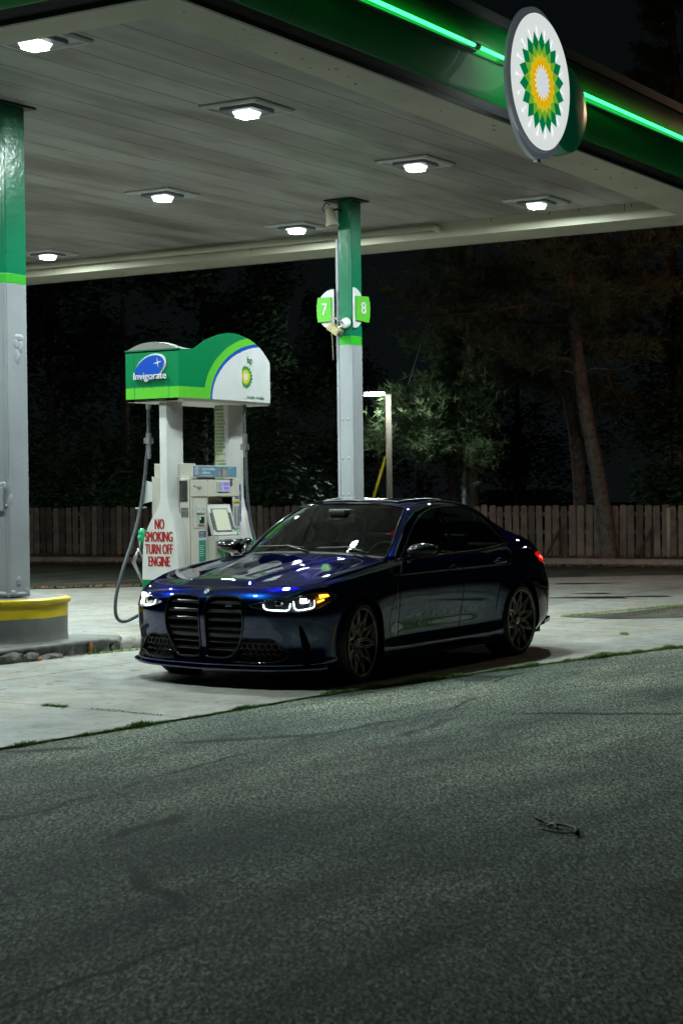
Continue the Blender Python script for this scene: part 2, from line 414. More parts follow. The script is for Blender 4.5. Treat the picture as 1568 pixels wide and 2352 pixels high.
# scrap on the asphalt
t = thing('fallen_twig', 'small curled dark red twig lying on the asphalt in the foreground', 'twig', tuple(at(1280, 1905, 8.22)[:2])+(0,))
mb = MB(); P = [(7.63, 3.70, .02), (7.59, 3.64, .014), (7.55, 3.59, .012), (7.54, 3.53, .018), (7.50, 3.47, .02), (7.43, 3.41, .026), (7.39, 3.385, .012)]
mb.tube(crs(P, 4), [.010]*4+[.007]*17+[.012]*4, n=6); W(mb, 'stem', mat('twig', (.07, .018, .016), .7, noise=(60, .4)), t, smooth=True)
mb = MB(); mb.tube(crs([(7.42, 3.41, .01), (7.42, 3.47, .006), (7.43, 3.53, .006), (7.44, 3.585, .01)], 4), .004, n=6); W(mb, 'stalk', mat('stalk', (.10, .08, .06), .7), t, smooth=True)
mb = MB(); mb.tube(crs([(7.54, 3.60, .005), (7.53, 3.57, .02), (7.50, 3.53, .006)], 4), .006, n=5); W(mb, 'leaf', mat('pale_leaf', (.35, .36, .33), .6), t, smooth=True)

# ================================================================== CANOPY
cz = 5.10
can = thing('fuel_canopy', 'large flat white canopy with green fascia over the fuel pumps', 'canopy', (16, 12, 4.8))
ci = {'nn': (10.43, 7.92), 'nf': (21.45, 8.40), 'fl': (21.6, 34), 'll': (10.43, 34)}     # inner edge of the soffit frame
co = {'nn': (9.98, 7.50), 'nf': (22.25, 7.66), 'fl': (22.25, 34), 'll': (9.98, 34)}
# ceiling of long pans with grooves running along X
def ceil_mat():
    m = bpy.data.materials.new('ceiling_pan'); m.use_nodes = True; nt = m.node_tree; N = nt.nodes; L = nt.links
    b = N['Principled BSDF']; tc = N.new('ShaderNodeTexCoord'); b.inputs['Roughness'].default_value = .5
    mp = N.new('ShaderNodeMapping'); mp.inputs['Scale'].default_value = (.35, 1.5, 1); L.new(tc.outputs['Object'], mp.inputs['Vector'])
    n = N.new('ShaderNodeTexNoise'); n.inputs['Scale'].default_value = .9; n.inputs['Detail'].default_value = 7; L.new(mp.outputs[0], n.inputs['Vector'])
    r = N.new('ShaderNodeValToRGB'); r.color_ramp.elements[0].position = .36; r.color_ramp.elements[1].position = .60
    r.color_ramp.elements[0].color = (.185, .172, .155, 1); r.color_ramp.elements[1].color = (.34, .335, .315, 1); L.new(n.outputs['Fac'], r.inputs[0])
    mp2 = N.new('ShaderNodeMapping'); mp2.inputs['Scale'].default_value = (.7, 2.4, 1); L.new(tc.outputs['Object'], mp2.inputs['Vector'])
    n2 = N.new('ShaderNodeTexNoise'); n2.inputs['Scale'].default_value = 1.2; n2.inputs['Detail'].default_value = 5; L.new(mp2.outputs[0], n2.inputs['Vector'])
    r2 = N.new('ShaderNodeValToRGB'); r2.color_ramp.elements[0].position = .34; r2.color_ramp.elements[1].position = .50; r2.color_ramp.elements[0].color = (.74, .71, .66, 1); L.new(n2.outputs['Fac'], r2.inputs[0])
    x = N.new('ShaderNodeMix'); x.data_type = 'RGBA'; x.blend_type = 'MULTIPLY'; x.inputs[0].default_value = 1; L.new(r.outputs[0], x.inputs[6]); L.new(r2.outputs[0], x.inputs[7]); L.new(x.outputs[2], b.inputs['Base Color'])
    return m
M['ceil'] = ceil_mat(); M['groove'] = mat('groove', (.15, .14, .125), .8, noise=(3, .6))
mb = MB(); y = 7.95; pw = .405
while y < 33.9:
    y1 = y+pw; s = .0045
    mb.add([(10.2, y+s, cz), (21.7, y+s, cz), (21.7, y1-s, cz), (10.2, y1-s, cz)], [(0, 3, 2, 1)])
    mb.add([(10.2, y-s, cz), (21.7, y-s, cz), (21.7, y, cz+.004), (10.2, y, cz+.004), (21.7, y+s, cz), (10.2, y+s, cz)], [(0, 3, 2, 1), (3, 5, 4, 2)], M['groove'])
    y = y1
W(mb, 'ceiling', M['ceil'], can)
sz = 4.90
mb = MB(); ks = ['nn', 'nf', 'fl', 'll']
for a, b_ in zip(ks, ks[1:]+ks[:1]):
    A0, A1, B0, B1 = ci[a], ci[b_], co[a], co[b_]
    mb.add([(*B0, sz-.003), (*B1, sz-.003), (*A1, sz), (*A0, sz)], [(0, 3, 2, 1)])
    mb.add([(*A0, sz), (*A1, sz), (*A1, cz+.02), (*A0, cz+.02)], [(0, 1, 2, 3)])
W(mb, 'soffit', M['cream'], can)
mb = MB()     # rust drips below the ceiling line of the far inner wall, plus dirt specks on the near strip
r = random.Random(11)
for _ in range(75):
    yy = r.choice([r.uniform(8.6, 26), r.uniform(12.8, 19)]); l = r.uniform(.02, .18)*(1 if r.random() < .5 else .5); w = r.uniform(.003, .010)
    fxx = 21.45+(21.6-21.45)*(yy-8.4)/25.6-.002
    mb.add([(fxx, yy-w, cz-.002), (fxx, yy+w, cz-.002), (fxx, yy+w*.4, cz-l), (fxx, yy-w*.4, cz-l)], [(0, 1, 2, 3)])
for _ in range(26):
    yy = r.uniform(14.5, 16.8); w = r.uniform(.02, .06); mb.add([(21.478, yy-w, cz-.002), (21.478, yy+w, cz-.002), (21.478, yy+w*.6, cz-.018), (21.478, yy-w*.6, cz-.022)], [(0, 1, 2, 3)])
for _ in range(46):
    xx = r.uniform(10.2, 21); yy = 7.72+.02*(xx-10)+r.uniform(-.13, .13); s_ = r.uniform(.006, .018)
    zz = sz-.007
    P = [(xx+s_*(1+r.uniform(0, 1.6))*math.cos(a), yy+s_*.8*math.sin(a), zz) for a in np.linspace(0, 5.6, 8)]; mb.add(P, [tuple(range(8))[::-1]])
tag(W(mb, 'stain', mat('rust_stain', (.10, .065, .035), .8), can), kind='stuff')
# fascia profile (outward, z)
def fascia(a, b_, out, ext0, ext1):
    A = Vector((*a, 0)); B = Vector((*b_, 0)); d = (B-A).normalized(); A = A-d*ext0; B = B+d*ext1; o = Vector(out)
    def sweep(prof, name, m, n=1, smooth=True):
        mb = MB(); mb.grid([[A+(B-A)*(i/n)+o*p[0]+Vector((0, 0, p[1])) for p in prof] for i in range(n+1)])
        return mb
    return sweep
fas_parts = {'lip': [], 'band': [], 'green': [], 'cap': []}
prof = {
 'lip': [(-.02, 4.915), (-.02, 4.893), (.0, 4.880), (.025, 4.884), (.03, 4.900), (.03, 4.914), (.005, 4.918)],
 'band': [(.012, 4.914), (.022, 4.935), (.05, 4.985), (.055, 5.0)],
 'green': [(.055, 4.99), (.068, 5.0), (.105, 5.06), (.15, 5.16), (.178, 5.27), (.186, 5.38), (.175, 5.49), (.145, 5.59), (.10, 5.67), (.06, 5.705)],
 'cap': [(.06, 5.70), (.085, 5.703), (.085, 5.80), (.0, 5.815), (-.3, 5.815)]}
M['fascia_green'] = mat('fascia_green', (.0, .34, .06), .45, coat=.35, noise=(1.2, .1), bump=(1.5, .02, .03))
M['fascia_grey'] = mat('fascia_grey', (.13, .13, .135), .45, .2, noise=(1, .12))
for k, nm in (('lip', 'drip_edge'), ('band', 'fascia_band'), ('green', 'fascia_panel'), ('cap', 'fascia_cap')):
    mb = MB()
    pf = prof[k]
    c1 = [Vector((co['nf'][0]+.0, co['nf'][1], 0)), Vector((co['nn'][0], co['nn'][1], 0)), Vector((co['ll'][0], co['ll'][1], 0))]
    dirs = [Vector((0, -1, 0)), Vector((-1, -1, 0)), Vector((-1, 0, 0))]
    P = [[c+dd*p[0]+Vector((0, 0, p[1])) for p in pf] for c, dd in zip(c1, dirs)]
    mb.grid(P)
    W(mb, nm, M['dark_trim'] if k == 'lip' else (M['fascia_green'] if k == 'green' else M['fascia_grey']), can, smooth=True, angle=32)
mb = MB(); mb.add([(9.9, 7.45, 5.78), (22.3, 7.6, 5.78), (22.3, 34, 5.78), (9.9, 34, 5.78)], [(0, 1, 2, 3)])
mb.box((22.25, 7.66, 4.90), (22.33, 34, 5.8)); W(mb, 'roof_deck', M['fascia_grey'], can)
for xx in (11.35, 15.9, 18.7, 21.4):     # thin vertical joints between fascia sheets
    mb = MB(); pf = prof['green']; yb = 7.5+.013*(xx-10)
    mb.grid([[(xx+dx, yb-p[0]-.0015, p[1]) for p in pf] for dx in (-.004, .004)], flip=True)
    W(mb, 'panel_joint', M['dark_trim'], can)
# conduit running on the far inner wall
mb = MB(); mb.tube([(21.35, 11.75, 5.035), (21.35, 30, 5.035)], .045, n=12); mb.tube([(21.35, 11.75, 5.035), (21.36, 11.72, 5.03), (21.4, 11.71, 5.0), (21.42, 11.71, 4.96)], [.045, .045, .04, .03], n=12)
W(mb, 'conduit', M['cream'], can, smooth=True)

# green light bars on the fascia: lit, so they emit
M['bar'] = mat('light_bar', (.05, .5, .2), .3, emis=(.10, 1.0, .42), es=2.6)
M['bar_core'] = mat('light_bar_core', (.3, .6, .5), .3, emis=(.04, 1.0, .22), es=3.2)
def fy(x): return co['nn'][1]+(co['nf'][1]-co['nn'][1])*(x-co['nn'][0])/(co['nf'][0]-co['nn'][0])
k = 0
for x0, x1, lb in ((10.02, 14.08, 'long green light tube on the fascia left of the round sign'), (14.10, 14.72-.02, 'short green light tube touching the left rim of the round sign'), (16.0, 22.1, 'green light tube on the fascia right of the round sign')):
    t = thing('light_bar', lb, 'light bar', (x0, fy(x0)-.22, 5.41), 'green light tubes on the canopy fascia')
    ya, yb = fy(x0)-.235, fy(x1)-.235
    mb = MB(); mb.tube([(x0-.01, ya, 5.345), (x0, ya, 5.345), (x1, yb, 5.345), (x1+.01, yb, 5.345)], [.009, .0165, .0165, .009], n=14); W(mb, 'tube', M['bar_core'], t, smooth=True)
    mb = MB()
    for q in (x0, x1): mb.tube([(q-.03, fy(q)-.235, 5.345), (q+.03, fy(q)-.235, 5.345)], .028, n=12)
    mb.box((x0, min(ya, yb)+.045, 5.29), (x1, max(ya, yb)+.052, 5.305)); W(mb, 'holder', M['dark_trim'], t)
mb = MB(); xx = co['nn'][0]-.235
t = thing('light_bar', 'green light tube on the left end of the fascia', 'light bar', (xx, 7.6, 5.41), 'green light tubes on the canopy fascia')
mb.tube([(xx, 7.55, 5.345), (xx, 30, 5.345)], .024, n=12); W(mb, 'tube', M['bar_core'], t, smooth=True)

# round sunburst sign on the fascia (internally lit, dim)
sx, sy, szz = 14.87, 7.10, 5.15
sg = thing('round_canopy_sign', 'big round lit white sign with green and yellow sunburst on the fascia', 'sign', (sx, 7.3, szz))
M['lit_white'] = mat('lit_white', (.55, .58, .56), .35, emis=(.82, .88, .86), es=.72, noise=(2.5, .05))
def lit(n, c, e): return mat(n, c, .35, emis=c, es=e*1.5)
hm = [lit('burst_green', (.0, .13, .04), .75), lit('burst_lime', (.13, .32, .02), .7), lit('burst_yellow', (.62, .48, .02), .55), lit('burst_orange', (.68, .40, .0), .6), lit('burst_white', (.72, .80, .82), .5)]
M['ring_grey'] = mat('ring_grey', (.42, .46, .52), .4, emis=(.5, .56, .66), es=.08)
Msg = Matrix.Rotation(R_(90), 3, 'X')       # local z -> -Y
def disc(prof, c, m, name, n=72, M3=None):
    mb = MB(); mb.lathe(prof, c, m, n, M3 or Msg); return W(mb, name, m, sg, smooth=True, angle=30)
disc([(.675, -.02), (.675, .02), (.66, .03), (.50, .03)], (sx+.035, sy+.055, szz-.005), M['ring_grey'], 'backing_ring', 72, Msg @ Matrix.Diagonal((.875, 1, 1)))
disc([(.605, -.05), (.617, -.02), (.612, .0), (.598, .015)], (sx, sy, szz), M['ring_grey'], 'rim')
disc([(.602, .006), (.587, .022), (.545, .024), (.50, .010), (.47, .016), (.455, .020), (0.001, .022)], (sx, sy, szz), M['lit_white'], 'face')
mb = MB(); helios(mb, frame((sx, sy-.024, szz-.01), (1, 0, 0), (0, 0, 1)), .455, hm, .0015); W(mb, 'sunburst', hm[0], sg)
fr = frame((sx, sy-.0225, szz-.01), (1, 0, 0), (0, 0, 1))
for i in range(18):      # pressed rays round the sunburst
    mb = MB()
    a = R_(100+20*i); c_, s_ = math.cos(a), math.sin(a)
    P = [(.40*c_-.006*s_, .40*s_+.006*c_), (.40*c_+.006*s_, .40*s_-.006*c_), (.485*c_+.010*s_, .485*s_-.010*c_), (.485*c_-.010*s_, .485*s_+.010*c_)]
    mb.prism(P, fr, 0, .003); W(mb, 'pressed_ray', M['lit_white'], sg)
mb = MB(); mb.lathe([(.43, -.28), (.43, -.10), (.41, -.03), (.33, .02), (.2, .04), (.001, .045)], (sx+1.17, sy+.24, szz+.0), None, 56, Msg); W(mb, 'housing', mat('housing_green', (.0, .13, .065), .3, emis=(0, .16, .07), es=.10), sg, smooth=True, angle=35)
mb = MB(); mb.box((sx+.0, sy+.03, szz-.70), (sx+.07, sy+.07, szz-.672)); W(mb, 'tab', M['sign_white'], sg)
# clamp plates either side
for zz, s_, a_, b_ in ():
    mb = MB(); mb.box((sx+a_, 7.455, zz-s_), (sx+b_, 7.56, zz+s_)); W(mb, 'bracket', M['ring_grey'], sg, bevel=.01)

# recessed lights
M['lens'] = mat('lamp_lens', (1, 1, 1), .5, emis=(.86, 1.0, .955), es=2000)
M['lens_rim'] = mat('lamp_lens_rim', (.8, .85, .85), .4, emis=(.9, 1, .98), es=2.2)
M['fix_white'] = mat('fixture_white', (.42, .44, .44), .4, noise=(4, .08))
LT = [(10.98, 9.55, 'nearest ceiling light, at the upper left corner of the canopy'), (14.05, 9.68, 'square ceiling light above the gap between column and car bonnet'), (17.38, 9.78, 'square ceiling light between centre column and round sign'), (20.55, 9.87, 'rightmost ceiling light, beside the far wall'),
      (17.42, 13.22, 'square ceiling light above the pump canopy'), (20.58, 13.40, 'ceiling light left of the top of the centre column'), (20.66, 17.78, 'farthest left ceiling light beside the left green column')]
hid = [(10.98, 13.2), (14.05, 13.25), (11.0, 17.6), (14.1, 17.6), (17.45, 17.6), (20.7, 21.8), (17.4, 21.8), (14.1, 21.8)]
def light(x, y):
    t = thing('ceiling_light', 'x', 'light', (x, y, cz), 'square lights in the canopy ceiling')
    mb = MB(); z0 = cz-.006
    for a, b_, za, zb in ((.32, .30, z0-.012, z0-.03), (.30, .275, z0-.03, z0-.03), (.275, .262, z0-.03, z0-.012)):
        q = lambda w, z: [(w*sx_, w*sy_, z) for sx_, sy_ in ((-1, -1), (1, -1), (1, 1), (-1, 1))]
        A = q(a, za-cz); B = q(b_, zb-cz); mb.add(A+B, [(i, 4+i, 4+(i+1) % 4, (i+1) % 4) for i in range(4)])
    mb.box((-.32, -.32, -.016), (.32, .32, -.002)); mb.build('trim_plate', M['fix_white'], t)
    mb = MB(); mb.prism(rrect(-.19, -.19, .19, .19, .03), frame((0, 0, 0), (1, 0, 0), (0, -1, 0)), .016, .05); mb.build('housing', M['grey_metal'], t)
    mb = MB()
    A = [(-.095, -.095, -.051), (.095, -.095, -.051), (.095, .095, -.051), (-.095, .095, -.051)]; B = [(x_*.80, y_*.80, -.095) for x_, y_, _ in A]
    mb.add(B, [(0, 3, 2, 1)], M['lens']); mb.add(A+B, [(i, 4+i, 4+(i+1) % 4, (i+1) % 4) for i in range(4)], M['lens_rim']); mb.build('lens', M['lens'], t)
    return t
L0 = light(LT[0][0], LT[0][1]); L0['label'] = LT[0][2]
def dup(root, loc, label):
    c = root.copy(); COL.objects.link(c); c.location = loc; c['label'] = label
    for ch in list(root.children):
        d = ch.copy(); COL.objects.link(d); d.parent = c
    return c
for x, y, lb in LT[1:]: dup(L0, (x, y, cz), lb)
for x, y in hid: dup(L0, (x, y, cz), 'square ceiling light past the left edge of the photo')

# ================================================================== COLUMNS
def column(name, label, x0, x1, y0, y1, zb, zgreen, zlime, lbl2=None):
    t = thing(name, label, 'column', ((x0+x1)/2, (y0+y1)/2, zb), 'steel columns holding the canopy')
    for nm, za, zc, m in (('lower_cladding', zb, zlime, M['white_paint']), ('lime_band', zlime, zgreen, M['lime_paint']), ('upper_cladding', zgreen, cz, M['green_paint'])):
        mb = MB(); mb.box((x0, y0, za), (x1, y1, zc))
        if nm != 'lime_band':    # raised fold along the corner
            mb.box((x0+.012, y0-.004, za+.001), (x0+.02, y0, zc-.001)); mb.box((x0-.003, y0+.03, za+.001), (x0, y0+.036, zc-.001))
        W(mb, nm, m, t, bevel=.004)
    return t
cl = column('canopy_column', 'wide green and white column at the left edge standing in the yellow-rimmed drum', 12.60, 12.88, 11.35, 11.75, .62, 3.56, 3.47)
cc = column('canopy_column', 'centre green and white column carrying the number plates, behind the car roof', 19.04, 19.275, 11.62, 11.80, .10, 3.44, 3.33)
# lumpy weld repairs in the white paint of the left column
def lump(mb, c, a, b_, th, fr, r, n=11):
    o, rr, uu = fr; nn = rr.cross(uu); P = []
    for i in range(n):
        row = []
        for j in range(n):
            x, y = (i/(n-1)*2-1), (j/(n-1)*2-1); q = max(0, 1-x*x-y*y); e = 1 if 0 < i < n-1 and 0 < j < n-1 else 0
            row.append(o+rr*(c[0]+a*x)+uu*(c[1]+b_*y)+nn*(th*(q**.5)*(.55+.6*r.random())*e-.002))
        P.append(row)
    mb.grid(P)
r = random.Random(5); mb = MB(); fr = FY((12.6, 11.35, 0))
for x, z, a, b_, th in ((.17, 2.98, .07, .035, .014), (.13, 2.93, .04, .05, .012), (.19, 2.9, .04, .06, .012), (.15, 2.8, .045, .07, .012), (.13, .76, .035, .045, .014), (.05, .65, .05, .03, .014), (.17, .64, .10, .022, .012), (.24, .66, .03, .04, .010), (.02, 1.63, .03, .09, .012), (.03, 1.5, .035, .06, .01), (.2, 1.9, .01, .012, .006)):
    lump(mb, (x, z), a, b_, th, fr, r)
fr = FX((12.6, 11.35, 0))
for x, z, a, b_, th in ((-.06, 1.62, .06, .05, .02), (-.07, 1.45, .07, .02, .02), (-.10, .64, .1, .03, .02)): lump(mb, (x, z), a, b_, th, fr, r)
W(mb, 'weld_patch', M['white_paint'], cl, smooth=True)
mb = MB(); mb.box((12.575, 11.39, 1.40), (12.60, 11.75, 1.62)); W(mb, 'bolted_plate', M['white_paint'], cl, bevel=.006)
mb = MB(); mb.box((19.035, 11.803, .10), (19.09, 11.84, 4.62)); W(mb, 'downpipe', M['white_paint'], cc, bevel=.006)
mb = MB(); r = random.Random(2)
for z in (2.43, 1.96, 1.52):
    for yy in (11.77, 11.69): lump(mb, (-(yy-11.62), z), .02, .022, .012, FX((19.04, 11.62, 0)), r, 7)
W(mb, 'bolt_head', M['white_paint'], cc, smooth=True)
mb = MB(); mb.box((19.0, 11.58, .06), (19.32, 11.84, .12)); W(mb, 'base_plate', M['white_paint'], cc)
mb = MB(); mb.box((18.96, 11.55, cz-.02), (19.36, 11.95, cz-.004)); W(mb, 'collar', M['dark_trim'], cc)
mb = MB(); mb.box((12.5, 11.28, cz-.02), (12.97, 11.9, cz-.004)); W(mb, 'collar', M['dark_trim'], cl)
# dirty scuffed rim below lime band
# number plates
def half_disc(r, s, n=24): return [(s*r*math.cos(a), r*math.sin(a)) for a in np.linspace(-math.pi/2, math.pi/2, n)]
for num, fr, s, lab in (('8', FY((19.035, 11.60, 3.775)), 1, 'lime green number plate 8 on the right side of the centre column'), ('7', FX((19.0, 11.84, 3.765)), -1, 'lime green number plate 7 on the left side of the centre column')):
    o = fr[0]; t = thing('number_plate', lab, 'sign', tuple(o), 'pump number plates on the centre column')
    mb = MB(); P = half_disc(.245, s); P = P+[(-s*.0, .265)] if False else P
    mb.prism(P if s > 0 else P[::-1], fr, .0, .012); W(mb, 'disc', M['sign_white'], t)
    x0, x1 = (.075, .335) if s > 0 else (-.33, -.07)
    k = .83 if s < 0 else 1
    if s < 0: x0, x1 = -.03-.14*1.0, -.03+.0
    if s > 0: P = [(.04, -.15), (.32, -.16), (.345, -.08), (.35, 0), (.345, .09), (.32, .155), (.04, .145)]
    else: P = [(-.215, -.15), (-.03, -.14), (-.03, .15), (-.215, .15), (-.228, .08), (-.232, 0), (-.228, -.08)]
    mb = MB(); mb.prism(P, fr, .012, .034); W(mb, 'tab', M['sign_lime'], t, bevel=.002)
    mb = MB(); cx = (.04+.34)/2 if s > 0 else -.12
    o2 = fr[0]+fr[1]*cx
    text(mb, num, (o2, fr[1], fr[2]), .15 if s > 0 else .15, M['sign_white'], xs=1.25 if s > 0 else .8, depth=.004, off=.035, bold=.004)
    W(mb, 'numeral', M['sign_white'], t)
# horn loudspeaker and camera box on the centre column
t = thing('horn_speaker', 'small white horn loudspeaker under the ceiling on the centre column', 'loudspeaker', (18.93, 11.84, 4.86))
mb = MB(); mb.lathe([(.001, .115), (.05, .115), (.055, .06), (.062, -.02), (.08, -.08), (.085, -.10), (.078, -.10), (.06, -.03), (.0, .0)], (18.93, 11.83, 4.86), None, 24, Matrix.Rotation(R_(-12), 3, 'X')); W(mb, 'horn', M['cream'], t, smooth=True, angle=50)
mb = MB(); mb.tube([(19.04, 11.75, 4.96), (18.99, 11.78, 4.97), (18.95, 11.82, 4.96)], .014, n=8); W(mb, 'bracket', M['dark_trim'], t)
mb = MB(); mb.tube(crs([(18.93, 11.88, 4.92), (18.9, 11.93, 4.97), (18.93, 11.9, 5.05), (18.95, 11.85, 5.02)], 4), .006, n=6); W(mb, 'cable', M['dark_trim'], t, smooth=True)
t = thing('floodlight_box', 'small tan box lamp with loose wires below the number plates', 'lamp', (18.93, 11.76, 3.5))
mb = MB(); Mx = Matrix.Translation((18.93, 11.79, 3.51)) @ Matrix.Rotation(R_(35), 4, 'X') ; mb.box((-.06, -.085, -.045), (.06, .085, .045), None, Mx); W(mb, 'case', mat('tan', (.36, .31, .16), .5, noise=(20, .2)), t, bevel=.01)
mb = MB(); mb.lathe([(.0, .03), (.06, .025), (.07, 0), (.05, -.01)], (19.0, 11.68, 3.59), None, 20, Matrix.Rotation(R_(-80), 3, 'Y')); mb.tube([(19.03, 11.68, 3.58), (18.96, 11.72, 3.55), (18.93, 11.77, 3.52)], .015, n=8); W(mb, 'mount', M['sign_white'], t, smooth=True)
mb = MB()
for k in range(4): mb.tube(crs([(18.97, 11.70, 3.57+.01*k), (18.9, 11.74+.03*k, 3.63+.015*k), (18.93, 11.84, 3.62-.02*k), (18.92, 11.80, 3.53)], 5), .004, n=5)
mb.tube([(18.97, 11.88, 3.62), (18.98, 11.86, 3.4), (19.0, 11.865, 3.15)], .005, n=5); W(mb, 'wire', M['cream'], t, smooth=True)
mb = MB(); mb.cyl((18.92, 11.72, 3.46), (18.92, 11.69, 3.43), .028, .02, n=14); W(mb, 'knob', M['dark_trim'], t)

# drum plinth of the left column
pl = thing('column_drum', 'round concrete drum with yellow painted rim round the left column foot', 'drum', (12.74, 11.55, .05))
M['yellow'] = mat('yellow_paint', (.55, .42, .01), .38, noise=(3, .14), bump=(6, .25, .02))
M['drum_grey'] = mat('drum_grey', (.12, .125, .12), .5, noise=(3, .2), bump=(7, .3, .02))
def drum(prof, name, m, jit=0, z0=0):
    mb = MB(); n = 96; vs = []; rr = random.Random(4)
    for rd, h in prof:
        for k in range(n):
            a = 2*math.pi*k/n; c_, s_ = math.cos(a), math.sin(a); e = 2.6
            q = (abs(c_)**e+abs(s_)**e)**(-1/e); w = 1+jit*(math.sin(5*a+h*9)*.4+math.sin(11*a+h*23)*.3+rr.uniform(-.5, .5)*.5)
            vs.append((12.86+rd*q*c_*w, 11.66+rd*q*s_*w, h+jit*.3*math.sin(7*a+rd*30)))
    mb.add(vs, [(i*n+k, i*n+(k+1) % n, (i+1)*n+(k+1) % n, (i+1)*n+k) for i in range(len(prof)-1) for k in range(n)])
    return W(mb, name, m, pl, smooth=True, angle=50)
drum([(.001, .612), (.48, .608), (.525, .604)], 'top', M['drum_grey'], .004)
drum([(.52, .604), (.555, .602), (.572, .592), (.575, .572), (.562, .553), (.548, .545), (.546, .49), (.545, .425)], 'rim', M['yellow'], .006)
drum([(.5445, .427), (.545, .30), (.548, .22), (.56, .20)], 'barrel', M['drum_grey'], .008)
M['crumbled'] = mat('crumbled_concrete', (.13, .125, .115), .9, noise=(9, .55), bump=(14, 1.0, .05))
M['rust'] = mat('rust', (.22, .075, .02), .85, noise=(14, .6), bump=(20, .8, .03))
mb = MB(); P = []      # rounded kerb bar under the drum, broken off at its right end
for x in np.linspace(11.6, 13.76, 60):
    e = max(0, (x-13.5)/.26); j = .012*math.sin(x*37)+.01*math.sin(x*61); k = 1-.25*e*abs(math.sin(x*50))
    P.append([(x, 11.6, .205), (x, 11.06, .208*k), (x, 11.02+j*e, .204*k), (x, 10.995+j*e, .19*k), (x, 10.99+j*e, .17*k), (x, 11.0+j, .155*k), (x, 11.012+j, .14*k), (x, 11.02+j*2, .06), (x, 11.0+j, .02)])
mb.grid(P); mb.add([P[-1][i] for i in range(9)], [tuple(range(9))]); W(mb, 'kerb_bar', M['drum_grey'], pl, smooth=True, angle=60)
# raised island kerb running under pump
isl = thing('pump_island', 'low chipped concrete island with rust-stained steel edge under the pump', 'kerb island', (15, 11.6, .03))
mb = MB(); n = 80; rws = []; r = random.Random(9)
for i in range(n+1):
    x = 12.3+(17.3-12.3)*i/n; w = r.uniform(-.012, .012)*(1 if x < 14.8 else .3); k = 1-.0*(x < 13.4)
    top = .175 + .006*math.sin(x*6) + r.uniform(-.004, .004)
    yy = 11.04+w+.02*math.sin(x*8)
    rws.append([(x, yy, .02), (x, yy-.005, .12), (x, yy+.02, top-.02), (x, yy+.06, top), (x, 11.6, top+.01), (x, 12.1, top), (x, 12.14, top-.03), (x, 12.15, .02)])
mb.grid(rws, flip=True); mb.add([rws[0][i] for i in range(8)], [tuple(range(8))]); mb.add([rws[-1][i] for i in range(8)], [tuple(range(8))[::-1]])
W(mb, 'kerb_body', M['concrete'], isl, smooth=True, angle=60)
mb = MB()
for x0, x1 in ((14.42, 15.4),): mb.box((x0, 11.02, .03), (x1, 11.045, .20))
W(mb, 'edge_plate', M['rust'], isl, bevel=.004)
# rubble where the drum foot has broken away
rb = thing('broken_concrete', 'crumbled dark concrete chunk broken out at the drum foot', 'rubble', (13.4, 11.1, .04))
mb = MB(); r = random.Random(21)
def rock(c, a):
    bm = bmesh.new(); bmesh.ops.create_icosphere(bm, subdivisions=2, radius=1)
    for v in bm.verts: v.co = Vector((v.co.x*a[0], v.co.y*a[1], v.co.z*a[2]))*(1+r.uniform(-.18, .18))
    mb.add([Vector(c)+v.co for v in bm.verts], [tuple(v.index for v in f.verts) for f in bm.faces]); bm.free()
for c, a in (((13.46, 11.12, .10), (.10, .09, .10)), ((13.36, 11.10, .08), (.09, .07, .07)), ((13.70, 11.08, .09), (.10, .09, .10)), ((13.80, 11.10, .07), (.06, .08, .07)), ((12.75, 11.0, .07), (.16, .06, .05)), ((12.45, 10.98, .09), (.10, .05, .06)), ((12.2, 11.02, .10), (.2, .07, .07)), ((13.1, 11.0, .05), (.2, .05, .025))):
    rock(c, a)
W(mb, 'chunk', M['crumbled'], rb)
mb = MB(); rock((14.12, 11.08, .085), (.26, .09, .095)); W(mb, 'worn_kerb_end', M['concrete'], rb, smooth=True)
for c, a in (((13.15, 10.975, .05), (.14, .03, .02)), ((13.3, 10.99, .12), (.03, .015, .06)), ((12.52, 10.95, .06), (.05, .02, .04)), ((13.48, 11.02, .04), (.03, .02, .04))):
    mb = MB(); rock(c, a); W(mb, 'rust_patch', M['rust'], rb)
# ================================================================== FUEL PUMP
PX, PY = 15.8, 11.6
pump = thing('fuel_pump', 'white fuel pump number 8 with green and white canopy and no smoking panel', 'fuel pump', (PX, PY, .21))
